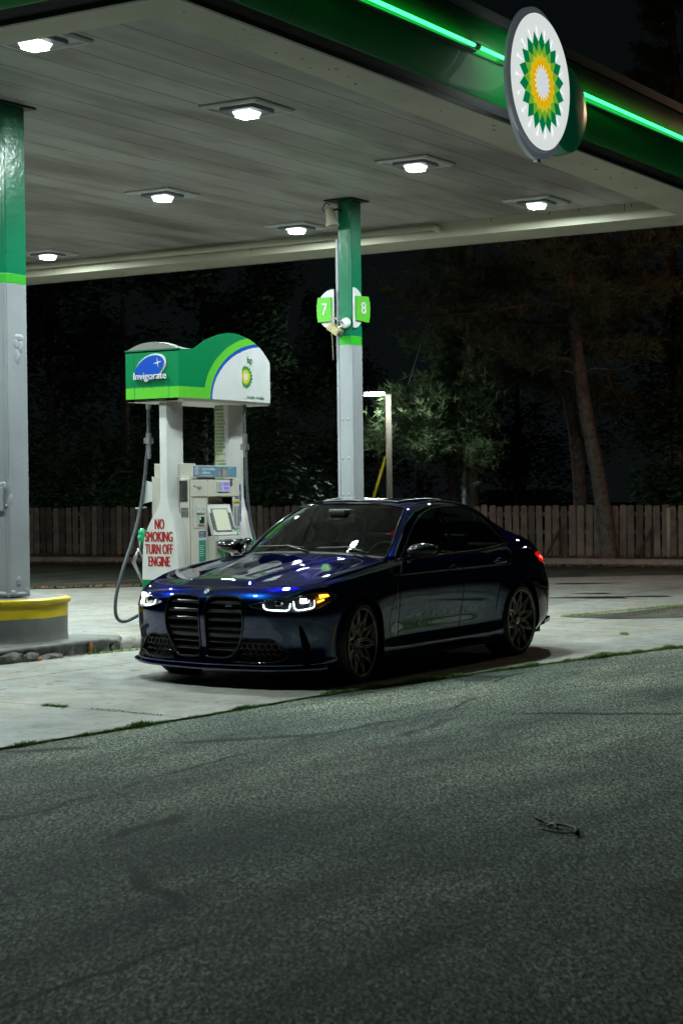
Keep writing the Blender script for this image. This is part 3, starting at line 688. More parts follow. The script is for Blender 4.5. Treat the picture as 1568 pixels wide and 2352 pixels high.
# bottle-shaped end posts, extruded along X
def bottle(x0, x1, nm):
    PY = 11.6
    prof = [(.0, .20), (.252, .20), (.256, .45), (.254, .66), (.248, .85), (.234, 1.02), (.20, 1.17), (.152, 1.29), (.10, 1.38), (.072, 1.47), (.062, 1.6), (.062, 2.52)]
    z_of = [p[1] for p in prof]
    def sec(za, zb, m, name, par=pump):
        P = [p for p in prof[1:] if za < p[1] < zb]
        def hw(z):
            for (a, z0), (b_, z1) in zip(prof[1:], prof[2:]):
                if z0 <= z <= z1: return a+(b_-a)*(z-z0)/(z1-z0)
            return prof[-1][0]
        H = crs([(hw(za), za)]+P+[(hw(zb), zb)], 5) if len(P) > 1 else [(hw(za), za), (hw(zb), zb)]
        mb = MB(); L_ = []
        bev = .018
        for h, z in H:
            h = float(h); z = float(z); PY = 11.585-.055*max(0, min(1, (z-1.1)/.35))
            xe = x1-.09*max(0, min(1, (z-1.05)/.35)) if x0 < 15.5 else x1
            L_.append([(x0+bev+.02, PY+h, z), (x0, PY+h-bev, z), (x0, PY-h+bev, z), (x0+bev+.02, PY-h, z), (xe-bev-.02, PY-h, z), (xe, PY-h+bev, z), (xe, PY+h-bev, z), (xe-bev-.02, PY+h, z)])
        for a, b_ in zip(L_, L_[1:]):
            mb.add(a+b_, [(i, (i+1) % 8, 8+(i+1) % 8, 8+i) for i in range(8)])
        mb.add(L_[0], [tuple(range(8))]); mb.add(L_[-1], [tuple(range(8))[::-1]])
        return W(mb, name, m, par, smooth=True, angle=28)
    p = sec(.66, 2.52, M['pump_white'], nm)
    sec(.20, .66, M['sign_green'], 'post_foot')
    return p
M['pump_white'] = mat('pump_white', (.52, .53, .52), .3, noise=(2.5, .13, 8))
bottle(15.15, 15.52, 'end_post'); bottle(16.24, 16.52, 'end_post')
mb = MB(); fr = FX((15.149, PY, 0))
def tl(s, z, h, xs, dx=0): text(mb, s, (fr[0]+fr[1]*dx+fr[2]*z, fr[1], fr[2]), h, M['red_ink'], xs=xs, depth=.002, off=.0, bold=.0048)
def zat(v, X=15.15, Y=11.6):
    d = cF + cR*((380-784)/FPX) - cU*((v-1176)/FPX); t_ = X/d.x; return CAMH+d.z*t_
for s, y0, y1, xs, dx in (('NO', 1742, 1838, .52, .01), ('SMOKING', 1855, 1951, .53, .0), ('TURN OFF', 1967, 2062, .50, .0), ('ENGINE', 2077, 2172, .53, .0)):
    za, zb = zat(746.4+y0*.2563), zat(746.4+y1*.2563); tl(s, (za+zb)/2, abs(za-zb), xs, dx)
W(mb, 'warning_lettering', M['red_ink'], pump)
# valance
vx0, vx1, vy0, vy1 = 15.08, 16.74, 11.27, 11.95
vz0 = 2.525
_VP = crs([(15.08, 3.02), (15.20, 3.025), (15.30, 3.035), (15.36, 3.065), (15.5, 3.135), (15.75, 3.21), (16.0, 3.235), (16.25, 3.20), (16.45, 3.14), (16.62, 3.05), (16.74, 2.955)], 6)
_VX = [float(a[0]) for a in _VP]; _VZ = [float(a[1]) for a in _VP]
def vtop(x):
    return float(np.interp(x, _VX, _VZ))
    for a, b_ in []:
        if a[0] <= x <= b_[0]+1e-6: return float(a[1]+(b_[1]-a[1])*(x-a[0])/(b_[0]-a[0]+1e-9))
    return 2.955
nx = 90; XS = [vx0+(vx1-vx0)*i/nx for i in range(nx+1)]
def vfront(x):        # gentle bow of the front face
    u = (x-vx0)/(vx1-vx0); return vy0-.045*math.sin(math.pi*min(1, max(0, u)))**.8
mb = MB(); rws = []
gm, lm_, bm_, wm = M['sign_green'], M['sign_lime'], M['sign_blue'], M['sign_white']
zn = 40
def vzone(x, z):       # which colour the printed face has at (x,z)
    # quarter-ellipse of white growing from x=15.60 at the foot to the top right
    def curve(x0, w, h, zb=vz0): 
        if x < x0: return False
        u = min(1, (x-x0)/w); return z < zb+h*(1-(1-u)**2.0)**.5*1.0
    if curve(15.605, 1.05, .60): return 3
    if curve(15.575, 1.04, .632): return 2
    if curve(15.465, 1.08, .70) or z < vz0+.115 and x < 15.62: return 1
    return 0
# build front face as fine cells, coloured per zone (a printed film)
NX, NZ = 230, 120
for band in range(1):
    V = []; 
    for j in range(NZ+1):
        for i in range(NX+1):
            x = vx0+(vx1-vx0)*i/NX; z = vz0+(vtop(x)-vz0)*j/NZ; V.append((x, vfront(x), z))
    o = len(mb.v); mb.v += V; idx = [mb.mi(q) for q in (gm, lm_, bm_, wm)]
    for j in range(NZ):
        for i in range(NX):
            a = j*(NX+1)+i; x = vx0+(vx1-vx0)*(i+.5)/NX; z = vz0+(vtop(x)-vz0)*(j+.5)/NZ
            mb.f.append([o+a, o+a+1, o+a+NX+2, o+a+NX+1]); mb.m.append(idx[vzone(x, z)])
W(mb, 'valance_front', gm, pump, smooth=True)
sstep0 = lambda t: max(0, min(1, t))
mb = MB(); ys = np.linspace(vy0, vy1, 15)
mb.grid([[(x, vfront(x) if k == 0 else yy, vtop(x)+.085*(1-((yy-11.61)/.34)**2 if 0 < k < 14 else 0)*max(0, min(1, (15.38-x)/.2))-(.15*sstep0((x-15.24)/.14) if k > 0 else 0)) for k, yy in enumerate(ys)] for x in XS], flip=True)
mb.add([(vx0, float(yy), vtop(vx0)+.085*max(0, 1-((yy-11.61)/.34)**2)) for yy in ys]+[(vx0, vy1, 3.0), (vx0, vy0, 3.0)], [tuple(range(17))]); W(mb, 'valance_roof', mat('valance_top', (.15, .155, .14), .5, noise=(3, .1)), pump, smooth=True, angle=50)
mb = MB(); mb.grid([[(x, vfront(x), vz0) for x in XS], [(x, vfront(x)+.02, vz0-.03) for x in XS], [(x, vy1, vz0-.03) for x in XS]], flip=True)
mb.add([(x, vy1, vz0) for x in XS]+[(x, vy1, vtop(x)-.15*sstep0((x-15.24)/.14)) for x in XS], [(i, nx+1+i, nx+2+i, i+1) for i in range(nx)])
mb.add([(vx1, vfront(vx1), vz0), (vx1, vy1, vz0), (vx1, vy1, vtop(vx1)), (vx1, vfront(vx1), vtop(vx1))], [(0, 1, 2, 3)]); W(mb, 'valance_underside', M['ivory'], pump)
mb = MB()       # end face: green over lime
for z0, z1, m in ((vz0, vz0+.115, lm_), (vz0+.115, 3.02, gm)): mb.add([(vx0, vy1, z0), (vx0, vy0, z0), (vx0, vy0, z1), (vx0, vy1, z1)], [(0, 1, 2, 3)], m)
W(mb, 'valance_end', gm, pump)
mb = MB()
for yy in (11.84, 11.40): mb.box((vx0-.0015, yy-.002, vz0), (vx0, yy+.002, 3.02))
mb.box((vx0-.008, vy0-.01, 3.015), (vx0+.02, vy1+.005, 3.03)); W(mb, 'end_joint', mat('joint_green', (.0, .09, .04), .5), pump)
# oval badge with lettering
fr = FX((vx0, PY+.02, 2.80))
bd = []
mb = MB(); mb.prism(ell(.0, .045, .205, .125, 48, R_(22)), fr, .0, .012); W(mb, 'oval_badge_edge', M['sign_white'], pump, bevel=.002)
mb = MB(); mb.prism(ell(-.008, .04, .193, .113, 48, R_(22)), fr, .012, .020); W(mb, 'oval_badge', M['sign_blue'], pump)
mb = MB(); s_ = []
for i in range(8):
    a = R_(45*i+12); rr = .06 if i % 2 == 0 else .012; s_.append((.10+rr*math.cos(a)*(1.0 if i % 4 == 0 else .75), .09+rr*math.sin(a)))
o, rr_, uu = fr; nn = rr_.cross(uu)
mb.add([o+rr_*.10+uu*.09+nn*.022]+[o+rr_*p[0]+uu*p[1]+nn*.022 for p in s_], [(0, 1+i, 1+(i+1) % 8) for i in range(8)])
W(mb, 'star', M['sign_white'], pump)
mb = MB(); text(mb, 'Invigorate', (fr[0]+fr[1]*.0+fr[2]*(-.045), fr[1], fr[2]), .078, M['sign_blue'], xs=.98, depth=.004, off=.0205, bold=.006, shear=.05); W(mb, 'badge_lettering_edge', M['sign_blue'], pump)
mb = MB(); text(mb, 'Invigorate', (fr[0]+fr[1]*.0+fr[2]*(-.045), fr[1], fr[2]), .078, M['sign_white'], xs=1.0, depth=.004, off=.026, bold=.002, shear=.05); W(mb, 'badge_lettering', M['sign_white'], pump)
# front logo
pm = [mat('print_green', (.0, .15, .04), .4), mat('print_lime', (.16, .40, .02), .4), mat('print_yellow', (.62, .50, .02), .4), mat('print_orange', (.66, .42, .01), .4), M['sign_white']]
mb = MB(); yf = vfront(16.25)-.004; helios(mb, frame((16.215, yf, 2.785), (1, -.02, 0), (0, 0, 1)), .128, pm, .0008); W(mb, 'sunburst_logo', pm[0], pump)
mb = MB(); text(mb, 'bp', (Vector((16.30, vfront(16.3)-.004, 2.965)), Vector((1, 0, 0)), Vector((0, 0, 1))), .078, pm[0], depth=.002); 
text(mb, 'stop engine   no smoking', (Vector((16.40, vfront(16.4)-.006, 2.575)), Vector((1, .06, 0)).normalized(), Vector((0, 0, 1))), .026, pm[0], depth=.001, bold=.0005)
W(mb, 'front_lettering', pm[0], pump)
# cabinet
cab = thing_cab = None
mb = MB()
yF = 11.30
mb.box((15.49, 11.44, .20), (16.23, 11.92, 1.70))                      # core behind the recess
mb.box((15.285, yF, .20), (15.60, 11.44, 1.70))
mb.box((15.602, yF, 1.51), (16.18, 11.438, 1.698)); mb.box((16.05, yF, .20), (16.182, 11.437, 1.508)); mb.box((15.602, yF-.0, .20), (16.048, 11.436, .90))
mb.box((15.60, 11.44, 1.7), (16.0, 11.8, 1.9)) if False else None
W(mb, 'cabinet', M['ivory'], pump, bevel=.008)
mb = MB(); mb.box((15.485, 11.36, .2), (15.50, 11.86, 1.74)); mb.box((15.12, 11.355, .2), (15.28, 11.84, 1.73)) if False else None
mb.box((15.30, 11.42, .21), (15.487, 11.80, 1.725)); mb.box((15.32, 11.45, 1.72), (15.60, 11.78, 1.86)); W(mb, 'side_column', mat('side_ivory', (.40, .39, .34), .5, noise=(3, .15)), pump, bevel=.006)
mb = MB(); mb.box((15.283, yF-.002, .2), (15.289, yF+.0, 1.70)); mb.box((15.283, 11.425, .2), (15.285, 11.43, 1.70)); W(mb, 'seam', M['dark_trim'], pump)
# left door panel with card reader, prices, posters
def fbox(name, x0, x1, z0, z1, d0, d1, m, par=pump, bv=0):
    mb = MB(); mb.box((x0, yF-d1, z0), (x1, yF-d0, z1)); return W(mb, name, m, par, bevel=bv)
M['panel_edge'] = mat('panel_edge', (.30, .30, .28), .5)
mb = MB()
for a, b_, c_, d_ in ((15.335, 1.505, 15.58, 1.51), (15.335, 1.19, 15.34, 1.51), (15.575, 1.19, 15.58, 1.51), (15.335, 1.185, 15.58, 1.19)): mb.box((a, yF-.003, b_), (c_, yF, d_))
mb.box((15.30, yF-.003, 1.515), (15.60, yF, 1.518)); W(mb, 'door_panel_edge', M['panel_edge'], pump)
cr_ = fbox('card_reader', 15.42, 15.53, 1.225, 1.315, 0, .012, M['sign_white'], bv=.003)
fbox('reader_slot', 15.432, 15.52, 1.235, 1.305, .012, .0125, M['dark_trim'])
fbox('reader_led', 15.445, 15.450, 1.275, 1.298, .0125, .0135, mat('led_green', (0, .8, .2), .4, emis=(0, 1, .25), es=3))
for x in (15.40, 15.475): fbox('price_card', x, x+.06, 1.345, 1.42, .0, .012, M['sign_white'])
mb = MB()
for x, s in ((15.43, '55'), (15.505, '56')): text(mb, s, (Vector((x, yF-.012, 1.383)), Vector((1, 0, 0)), Vector((0, 0, 1))), .018, M['dark_trim'], depth=.0005)
text(mb, '8', (Vector((16.02, yF, 1.655)), Vector((1, 0, 0)), Vector((0, 0, 1))), .078, M['dark_trim'], depth=.002, off=.001, bold=.001)
W(mb, 'cabinet_numeral', M['dark_trim'], pump)
mb = MB()
for k in range(5): mb.box((15.39+.01*k, yF-.002, 1.615-.008*k), (15.50-.008*k, yF-.0005, 1.617-.008*k))
W(mb, 'small_print', M['panel_edge'], pump)
navy = mat('navy', (.01, .03, .13), .5); teal = mat('teal', (.01, .22, .14), .5)
p1_ = fbox('poster', 15.425, 15.555, .72, 1.16, 0, .003, M['sign_white'])
fbox('poster_header', 15.43, 15.55, 1.09, 1.155, .003, .004, navy, pump); fbox('poster_panel', 15.43, 15.55, .80, 1.06, .003, .004, teal, pump)
mb = MB(); X_, Z_ = Vector((1, 0, 0)), Vector((0, 0, 1))
for k in range(4): mb.box((15.44, yF-.0046, 1.14-.014*k), (15.44+.09-.012*(k % 2), yF-.004, 1.144-.014*k))
for k in range(6): mb.box((15.44, yF-.0046, 1.0-.02*k), (15.44+.08-.02*(k % 2), yF-.004, 1.006-.02*k))
W(mb, 'poster_text', mat('pale_ink', (.5, .58, .62), .5), pump)
# display
fbox('display_frame', 15.765, 15.99, 1.56, 1.675, 0, .008, M['sign_white'], bv=.003)
fbox('display_label', 15.775, 15.84, 1.572, 1.663, .008, .009, mat('lcd_label', (.30, .36, .34), .3))
fbox('display_screen', 15.84, 15.98, 1.572, 1.663, .008, .009, mat('lcd', (.20, .17, .42), .3, emis=(.33, .28, .72), es=.55))
mb = MB(); ink = mat('lcd_ink', (.012, .01, .05), .4)
text(mb, '25.15', (Vector((15.915, yF-.009, 1.643)), X_, Z_), .030, ink, xs=.95, depth=.0006, bold=.0008); text(mb, '8.115', (Vector((15.925, yF-.009, 1.598)), X_, Z_), .028, ink, xs=.85, depth=.0006, bold=.0008); W(mb, 'display_digits', ink, pump)
fbox('keyhole', 15.36, 15.372, 1.612, 1.63, 0, .003, M['dark_trim'])
# recess: sloped screen head
def slope(name, x0, x1, za, ya, zb, yb, m, th=.0, inset=0):
    mb = MB(); a = Vector((x0, ya, za)); b_ = Vector((x1, ya, za)); c_ = Vector((x1, yb, zb)); d_ = Vector((x0, yb, zb)); n_ = (b_-a).cross(d_-a).normalized()
    P = [a, b_, c_, d_]; Q = [p+n_*th for p in P]; mb.add(P+Q, [(0, 3, 2, 1), (4, 5, 6, 7), (0, 1, 5, 4), (1, 2, 6, 5), (2, 3, 7, 6), (3, 0, 4, 7)]); return W(mb, name, m, pump)
slope('screen_head', 15.60, 16.02, 1.10, 11.255, 1.42, 11.35, M['pump_white'], .03)
slope('screen', 15.675, 15.925, 1.155, 11.24, 1.375, 11.305, mat('screen_glass', (.36, .38, .30), .2, emis=(.62, .68, .52), es=.34), .008)
slope('screen_bezel', 15.655, 15.945, 1.145, 11.238, 1.385, 11.31, mat('bezel', (.10, .11, .10), .5), .006)
M['keys'] = mat('keys', (.09, .10, .11), .5, noise=(60, .8))
slope('key_column', 15.615, 15.645, 1.17, 11.243, 1.34, 11.294, M['keys'], .008); slope('key_column', 15.955, 15.985, 1.17, 11.243, 1.34, 11.294, M['keys'], .008)
slope('green_key', 15.99, 16.015, 1.155, 11.239, 1.18, 11.247, teal, .008)
mb = MB(); mb.box((15.60, 11.36, 1.40), (16.05, 11.4395, 1.42)); mb.add([(16.05, 11.30, 1.5), (16.05, 11.44, 1.5), (16.05, 11.44, 1.1), (16.05, 11.3, 1.1)], [(0, 1, 2, 3)]); W(mb, 'recess_ledge', M['ivory'], pump)
for i, (x0, x1, m) in enumerate(((15.65, 15.765, mat('grade_green', (.0, .20, .06), .4)), (15.765, 15.80, mat('grade_cream', (.55, .48, .34), .5)), (15.80, 15.91, mat('grade_grey', (.28, .29, .31), .4)), (15.91, 16.05, mat('grade_cream2', (.5, .44, .32), .5)))):
    slope('grade_panel', x0, x1, .72, 11.13, 1.06, 11.20, m, .025)
slope('lip_panel', 15.60, 16.05, 1.06, 11.19, 1.10, 11.195, M['pump_white'], .03)
mb = MB(); mb.box((15.60, 11.20, .20), (16.05, 11.30, .72)); mb.box((15.602, 11.215, .72), (16.05, 11.30, 1.1)); W(mb, 'nozzle_housing', M['ivory'], pump)
for x, s in ((15.705, '87'), (15.855, '89')):
    slope('price_window', x-.02, x+.02, .955, 11.138, 1.01, 11.15, mat('lit_blue', (.4, .5, .8), .3, emis=(.45, .58, .95), es=.6), .008)
    mb = MB(); mb.prism(ell(x, .0, .020, .022, 20), frame((0, 11.152, 1.045), (1, 0, 0), (0, .2, 1)), 0, .012); W(mb, 'button', M['sign_blue'], pump)
    mb = MB(); mb.prism([(p[0], p[1]) for p in ell(x, 0, .045, .092, 28)], frame((0, 11.12, .84), (1, 0, 0), (0, .2, 1)), -.01, .022); W(mb, 'grade_button_surround', M['black_gloss'], pump, bevel=.004)
    mb = MB(); mb.prism(ell(x, 0, .033, .058, 24), frame((0, 11.098, .825), (1, 0, 0), (0, .2, 1)), 0, .005); W(mb, 'grade_button', mat('octane_yellow', (.62, .52, .0), .4), pump)
    mb = MB(); f_ = frame((x, 11.092, .828), (1, 0, 0), (0, .2, 1)); text(mb, s, f_, .045, M['dark_trim'], xs=.8, depth=.001, bold=.0018); W(mb, 'octane_number', M['dark_trim'], pump)
# right-hand stickers
fbox('warning_sticker', 16.062, 16.172, 1.17, 1.46, 0, .002, M['sign_white']); fbox('sticker_header', 16.062, 16.172, 1.43, 1.46, .002, .003, M['yellow'])
mb = MB(); r = random.Random(8)
for c in (16.068, 16.125):
    for k in range(24): mb.box((c, yF-.0027, 1.40-.0088*k), (c+.045-r.uniform(0, .012), yF-.002, 1.404-.0088*k))
text(mb, 'WARNING', (Vector((16.117, yF-.003, 1.445)), X_, Z_), .016, M['dark_trim'], depth=.0006, bold=.0004)
for k in range(2): mb.box((16.09, yF-.001, 1.50-.014*k), (16.16, yF, 1.508-.014*k))
W(mb, 'sticker_text', M['dark_trim'], pump)
fbox('receipt_slot', 16.085, 16.155, 1.03, 1.14, 0, .006, M['panel_edge'], bv=.002); fbox('receipt_mouth', 16.10, 16.14, 1.04, 1.12, .006, .007, M['dark_trim'])
fbox('receipt_led', 16.135, 16.139, 1.11, 1.13, .007, .008, bpy.data.materials['led_green'])
# topper advertisement (hands are generic arms raised)
fbox('ad_board', 15.325, 16.115, 1.712, 1.835, .0, .012, M['sign_white'], bv=.002)
fbox('ad_panel', 15.332, 16.108, 1.718, 1.828, .012, .013, mat('ad_blue', (.10, .22, .30), .4, noise=(6, .15)))
mb = MB(); wh = mat('ad_white', (.6, .64, .68), .4); yA = yF-.013
text(mb, 'Join us in making', (Vector((15.60, yA, 1.80)), X_, Z_), .026, wh, xs=.9, depth=.0006, bold=.0006); text(mb, 'a difference', (Vector((15.555, yA, 1.762)), X_, Z_), .026, wh, xs=.9, depth=.0006, bold=.0006)
text(mb, 'Learn more', (Vector((15.985, yA, 1.812)), X_, Z_), .010, wh, xs=.9, depth=.0006)
for k in range(2): mb.box((15.46, yA-.0006, 1.732-.006*k), (15.72-.05*k, yA, 1.734-.006*k))
W(mb, 'ad_lettering', wh, pump)
mb = MB(); oc = [(.042*math.cos(R_(22.5+45*i)), .042*math.sin(R_(22.5+45*i))) for i in range(8)]
mb.prism(oc, FY((15.395, yA, 1.78)), 0, .001, wh); mb.prism([(a*.9, b_*.9) for a, b_ in oc], FY((15.395, yA, 1.78)), .001, .0016, mat('maroon', (.22, .01, .03), .5))
for k in range(3): mb.prism(rect(-.022+.018*k, -.034, -.014+.018*k, .034), FY((15.395, yA, 1.78)), .0016, .002, wh)
W(mb, 'ad_emblem', wh, pump)
mb = MB(); sk = [mat('skin_a', (.42, .22, .14), .6), mat('skin_b', (.22, .10, .06), .6), mat('skin_c', (.5, .30, .22), .6)]
for i, (x, h, ln) in enumerate(((15.80, .055, -.02), (15.835, .08, .0), (15.875, .075, .006), (15.905, .06, .02))):
    m = sk[i % 3]; b0 = 1.72
    P = [(x-.008, b0), (x+.008, b0), (x+.008+ln*.6, b0+h*.6), (x-.008+ln*.6, b0+h*.6)]
    mb.prism(P, FY((0, yA, 0)), 0, .001, m)
    for k in range(4):
        fx = x+ln*.6+(-.010+.0065*k); mb.prism([(fx-.0025, b0+h*.55), (fx+.0035, b0+h*.55), (fx+.003+ln*.3+(k-1.5)*.003, b0+h+.008-.003*abs(k-1.5)), (fx-.0015+ln*.3+(k-1.5)*.003, b0+h+.008-.003*abs(k-1.5))], FY((0, yA, 0)), .0002, .0012, m)
W(mb, 'ad_hands', sk[0], pump)
# warning notice on right post, posts' blue sticker, blue tab on the side, leaflet holder
def notice(x0, y, z0, z1, wd):
    mb = MB(); fr_ = FX((x0, y, 0)); mb.prism(rect(-wd/2, z0, wd/2, z1), fr_, 0, .003, mat('notice_cream', (.42, .42, .30), .6))
    gi = mat('notice_green', (.02, .13, .05), .6)
    mb.prism(rect(-wd/2+.002, z1-.06, wd/2-.002, z1-.008), fr_, .003, .0036, gi)
    text(mb, 'WARNING', (fr_[0]+fr_[2]*(z1-.034), fr_[1], fr_[2]), .032, bpy.data.materials['notice_cream'], xs=.62, depth=.0006, off=.0037, bold=.0008)
    for k, s in enumerate(('STOP ENGINE', 'NO SMOKING', 'IT IS UNLAWFUL', 'AND DANGEROUS', 'TO DISPENSE', 'GASOLINE INTO', 'UNAPPROVED', 'CONTAINERS', 'NO FILLING OF', 'PORTABLE', 'CONTAINERS IN', 'OR ON A', 'MOTOR VEHICLE', '', 'IT IS UNLAWFUL', 'AND DANGEROUS', 'TO DISPENSE', 'GASOLINE INTO', 'UNAPPROVED', 'CONTAINERS')):
        if s: text(mb, s, (fr_[0]+fr_[2]*(z1-.095-.0365*k), fr_[1], fr_[2]), .025, gi, xs=.60, depth=.0006, off=.0033, bold=.0006)
    return W(mb, 'warning_notice', None, pump)
notice(16.238, 11.60, 1.70, 2.50, .116)
mb = MB(); mb.prism(rect(15.50-15.24+0, 0, .34, .1), FY((15.24, 11.53, 1.9)), 0, .002) if False else None
mb.prism(rect(.14, 1.87, .24, 2.02), FY((16.24, 11.5365, 0)), 0, .002, M['sign_blue']); 
for k in range(5): mb.prism(rect(.15, 1.98-.02*k, .21+.02*(k % 2), 1.988-.02*k), FY((16.24, 11.5345, 0)), 0, .001, wh)
W(mb, 'blue_sticker', M['sign_blue'], pump)
mb = MB(); mb.prism(rrect(0, 0, .085, .40, .015), frame((16.185, 11.33, 1.24), (.8, .25, 0), (0, 0, 1)), 0, .01); W(mb, 'blue_tab', M['sign_blue'], pump)
f_ = frame((16.185, 11.318, 1.24), (.8, .25, 0), (0, 0, 1))
for z, w_ in ((.30, .03), (.20, .04), (.06, .035)):
    mb = MB(); mb.prism(rect(.025, z, .025+w_, z+.02), f_, 0, .001); W(mb, 'tab_text', wh, pump)
lh = thing('leaflet_holder', 'clear leaflet holder with lime leaflet fixed to the side of the pump', 'leaflet holder', (15.3, 11.5, 1.45))
mb = MB(); mb.box((15.24, 11.522, 1.36), (15.46, 11.528, 1.74)); mb.box((15.24, 11.49, 1.36), (15.46, 11.522, 1.372)); W(mb, 'backing', M['sign_white'], lh)
mb = MB(); mb.prism([(.02, .08), (.19, .07), (.20, .28), (.03, .295)], FY((15.25, 11.520, 1.42)), 0, .008); W(mb, 'leaflet', mat('leaflet_lime', (.26, .30, .03), .5, noise=(9, .3)), lh)
mb = MB(); mb.box((15.26, 11.50, 1.376), (15.44, 11.512, 1.47)); W(mb, 'paper', mat('paper_print', (.4, .38, .36), .6, noise=(40, .7)), lh)
mb = MB(); mb.box((15.281, 11.325, 1.46), (15.2845, 11.425, 1.68)) ; W(mb, 'dark_notice', mat('dark_notice', (.035, .035, .035), .5, noise=(18, .8)), pump)
mb = MB(); mb.box((15.281, 11.32, 1.30), (15.2845, 11.41, 1.40)); W(mb, 'small_notice', mat('mottled_notice', (.14, .12, .12), .6, noise=(60, .9)), pump)

# hoses and nozzles (each hose with its nozzle hangs from the pump: parts of it)
hz = crs([(15.48, 11.97, 2.52), (15.485, 11.975, 2.3), (15.48, 11.98, 2.1), (15.46, 11.99, 1.9), (15.42, 12.0, 1.62), (15.37, 12.02, 1.35), (15.28, 12.04, 1.08), (15.15, 12.06, .80), (15.07, 12.08, .58), (15.05, 12.1, .42), (15.08, 12.12, .29), (15.17, 12.13, .22), (15.3, 12.1, .23), (15.42, 12.0, .34), (15.45, 11.96, .56), (15.40, 11.95, .78)], 6)
mb = MB(); mb.tube(hz, .0185, n=10); W(mb, 'hose', M['hose'] if 'hose' in M else M.setdefault('hose', mat('hose', (.055, .065, .075), .45, noise=(40, .2))), pump, smooth=True)
mb = MB(); mb.cyl((15.48, 11.97, 2.50), (15.48, 11.972, 2.44), .03, .025); W(mb, 'hose_fitting', M['steel'], pump); mb = MB(); mb.cyl((15.483, 11.975, 2.19), (15.482, 11.977, 1.95), .030, .024); mb.cyl((15.483, 11.976, 2.14), (15.483, 11.976, 2.08), .052, .052, n=8); mb.cyl((15.483, 11.976, 2.02), (15.482, 11.977, 1.92), .028, .028, n=8); W(mb, 'hose_breakaway', M['steel'], pump, smooth=True, angle=40)
hr = crs([(16.30, 11.32, 2.50), (16.30, 11.31, 2.2), (16.30, 11.30, 1.9), (16.28, 11.27, 1.5), (16.27, 11.22, 1.2), (16.24, 11.12, .92), (16.15, 11.06, .84), (16.05, 11.08, .98)], 6)
mb = MB(); mb.tube(hr, .0185, n=10); W(mb, 'hose', M['hose'], pump, smooth=True)
mb = MB(); mb.cyl((16.30, 11.32, 2.5), (16.30, 11.315, 2.42), .030, .025); W(mb, 'hose_fitting', M['steel'], pump); mb = MB(); mb.cyl((16.30, 11.31, 2.18), (16.30, 11.305, 1.93), .030, .024); mb.cyl((16.30, 11.31, 2.07), (16.30, 11.31, 2.01), .048, n=8); W(mb, 'hose_breakaway', M['steel'], pump, smooth=True, angle=40)
def nozzle(o, Rm, nm, sc=1.0):
    T = Matrix.Translation(o) @ Rm @ Matrix.Scale(sc, 4)
    mb = MB(); tp = lambda P: [T @ Vector(p) for p in P]
    mb.tube(tp([(-.02, 0, .0), (.04, 0, .02), (.10, 0, .03), (.16, 0, .02)]), [.028*sc, .042*sc, .045*sc, .034*sc], n=14); W(mb, 'nozzle_body', M['black_gloss'], pump, smooth=True)
    mb = MB(); mb.tube(tp([(.16, 0, .02), (.22, 0, .0), (.30, 0, -.06), (.34, 0, -.12)]), [.016*sc]*4, n=10); W(mb, 'nozzle_spout', M['steel'], pump, smooth=True)
    mb = MB(); mb.tube(tp(crs([(.12, 0, -.01), (.10, 0, -.07), (.0, 0, -.09), (-.08, 0, -.04)], 4)), .009*sc, n=8); W(mb, 'nozzle_guard', M['steel'], pump, smooth=True)
    mb = MB(); mb.tube(tp([(-.13, 0, -.03), (-.08, 0, -.015), (-.01, 0, 0)]), [.026*sc, .034*sc, .033*sc], n=14); W(mb, 'nozzle_cover', mat('nozzle_green', (.0, .24, .09), .3), pump, smooth=True)
nozzle((15.33, 11.93, 1.0), Matrix.Rotation(R_(68), 4, 'Y') @ Matrix.Rotation(R_(0), 4, 'X'), 'L')
mb = MB(); mb.tube([(15.31, 11.95, 1.03), (15.26, 11.97, .93), (15.22, 11.99, .84), (15.28, 11.97, .72), (15.33, 11.95, .62)], [.014, .017, .022, .015, .015], n=10); W(mb, 'nozzle_lever', M['steel'], pump, smooth=True)
mb = MB(); mb.tube([(15.35, 11.94, 1.08), (15.325, 11.95, 1.14), (15.30, 11.95, 1.17)], [.045, .05, .03], n=14); mb.tube([(15.31, 11.95, 1.02), (15.32, 11.95, 1.1), (15.34, 11.95, 1.165)], [.03, .045, .042], n=14); W(mb, 'nozzle_grip', bpy.data.materials['nozzle_green'], pump, smooth=True)
nozzle((16.06, 11.10, 1.02), Matrix.Rotation(R_(200), 4, 'Z') @ Matrix.Rotation(R_(12), 4, 'Y'), 'R', 1.05)
mb = MB(); mb.box((15.87, 11.09, .93), (16.06, 11.28, 1.06)); mb.box((15.89, 11.05, .86), (16.03, 11.25, .95)); W(mb, 'nozzle_boot', M['black_gloss'], pump, bevel=.03)
mb = MB(); f_ = frame((15.44, 11.96, 1.56), (.25, -1, 0), (.06, 0, 1)); mb.prism([(-.07, -.12), (.06, -.09), (.09, .10), (-.03, .13)], f_, 0, .006); mb.prism([(-.14, -.17), (-.01, -.16), (-.01, -.145), (-.14, -.155)], f_, 0, .004); W(mb, 'hose_tag', M['sign_white'], pump)

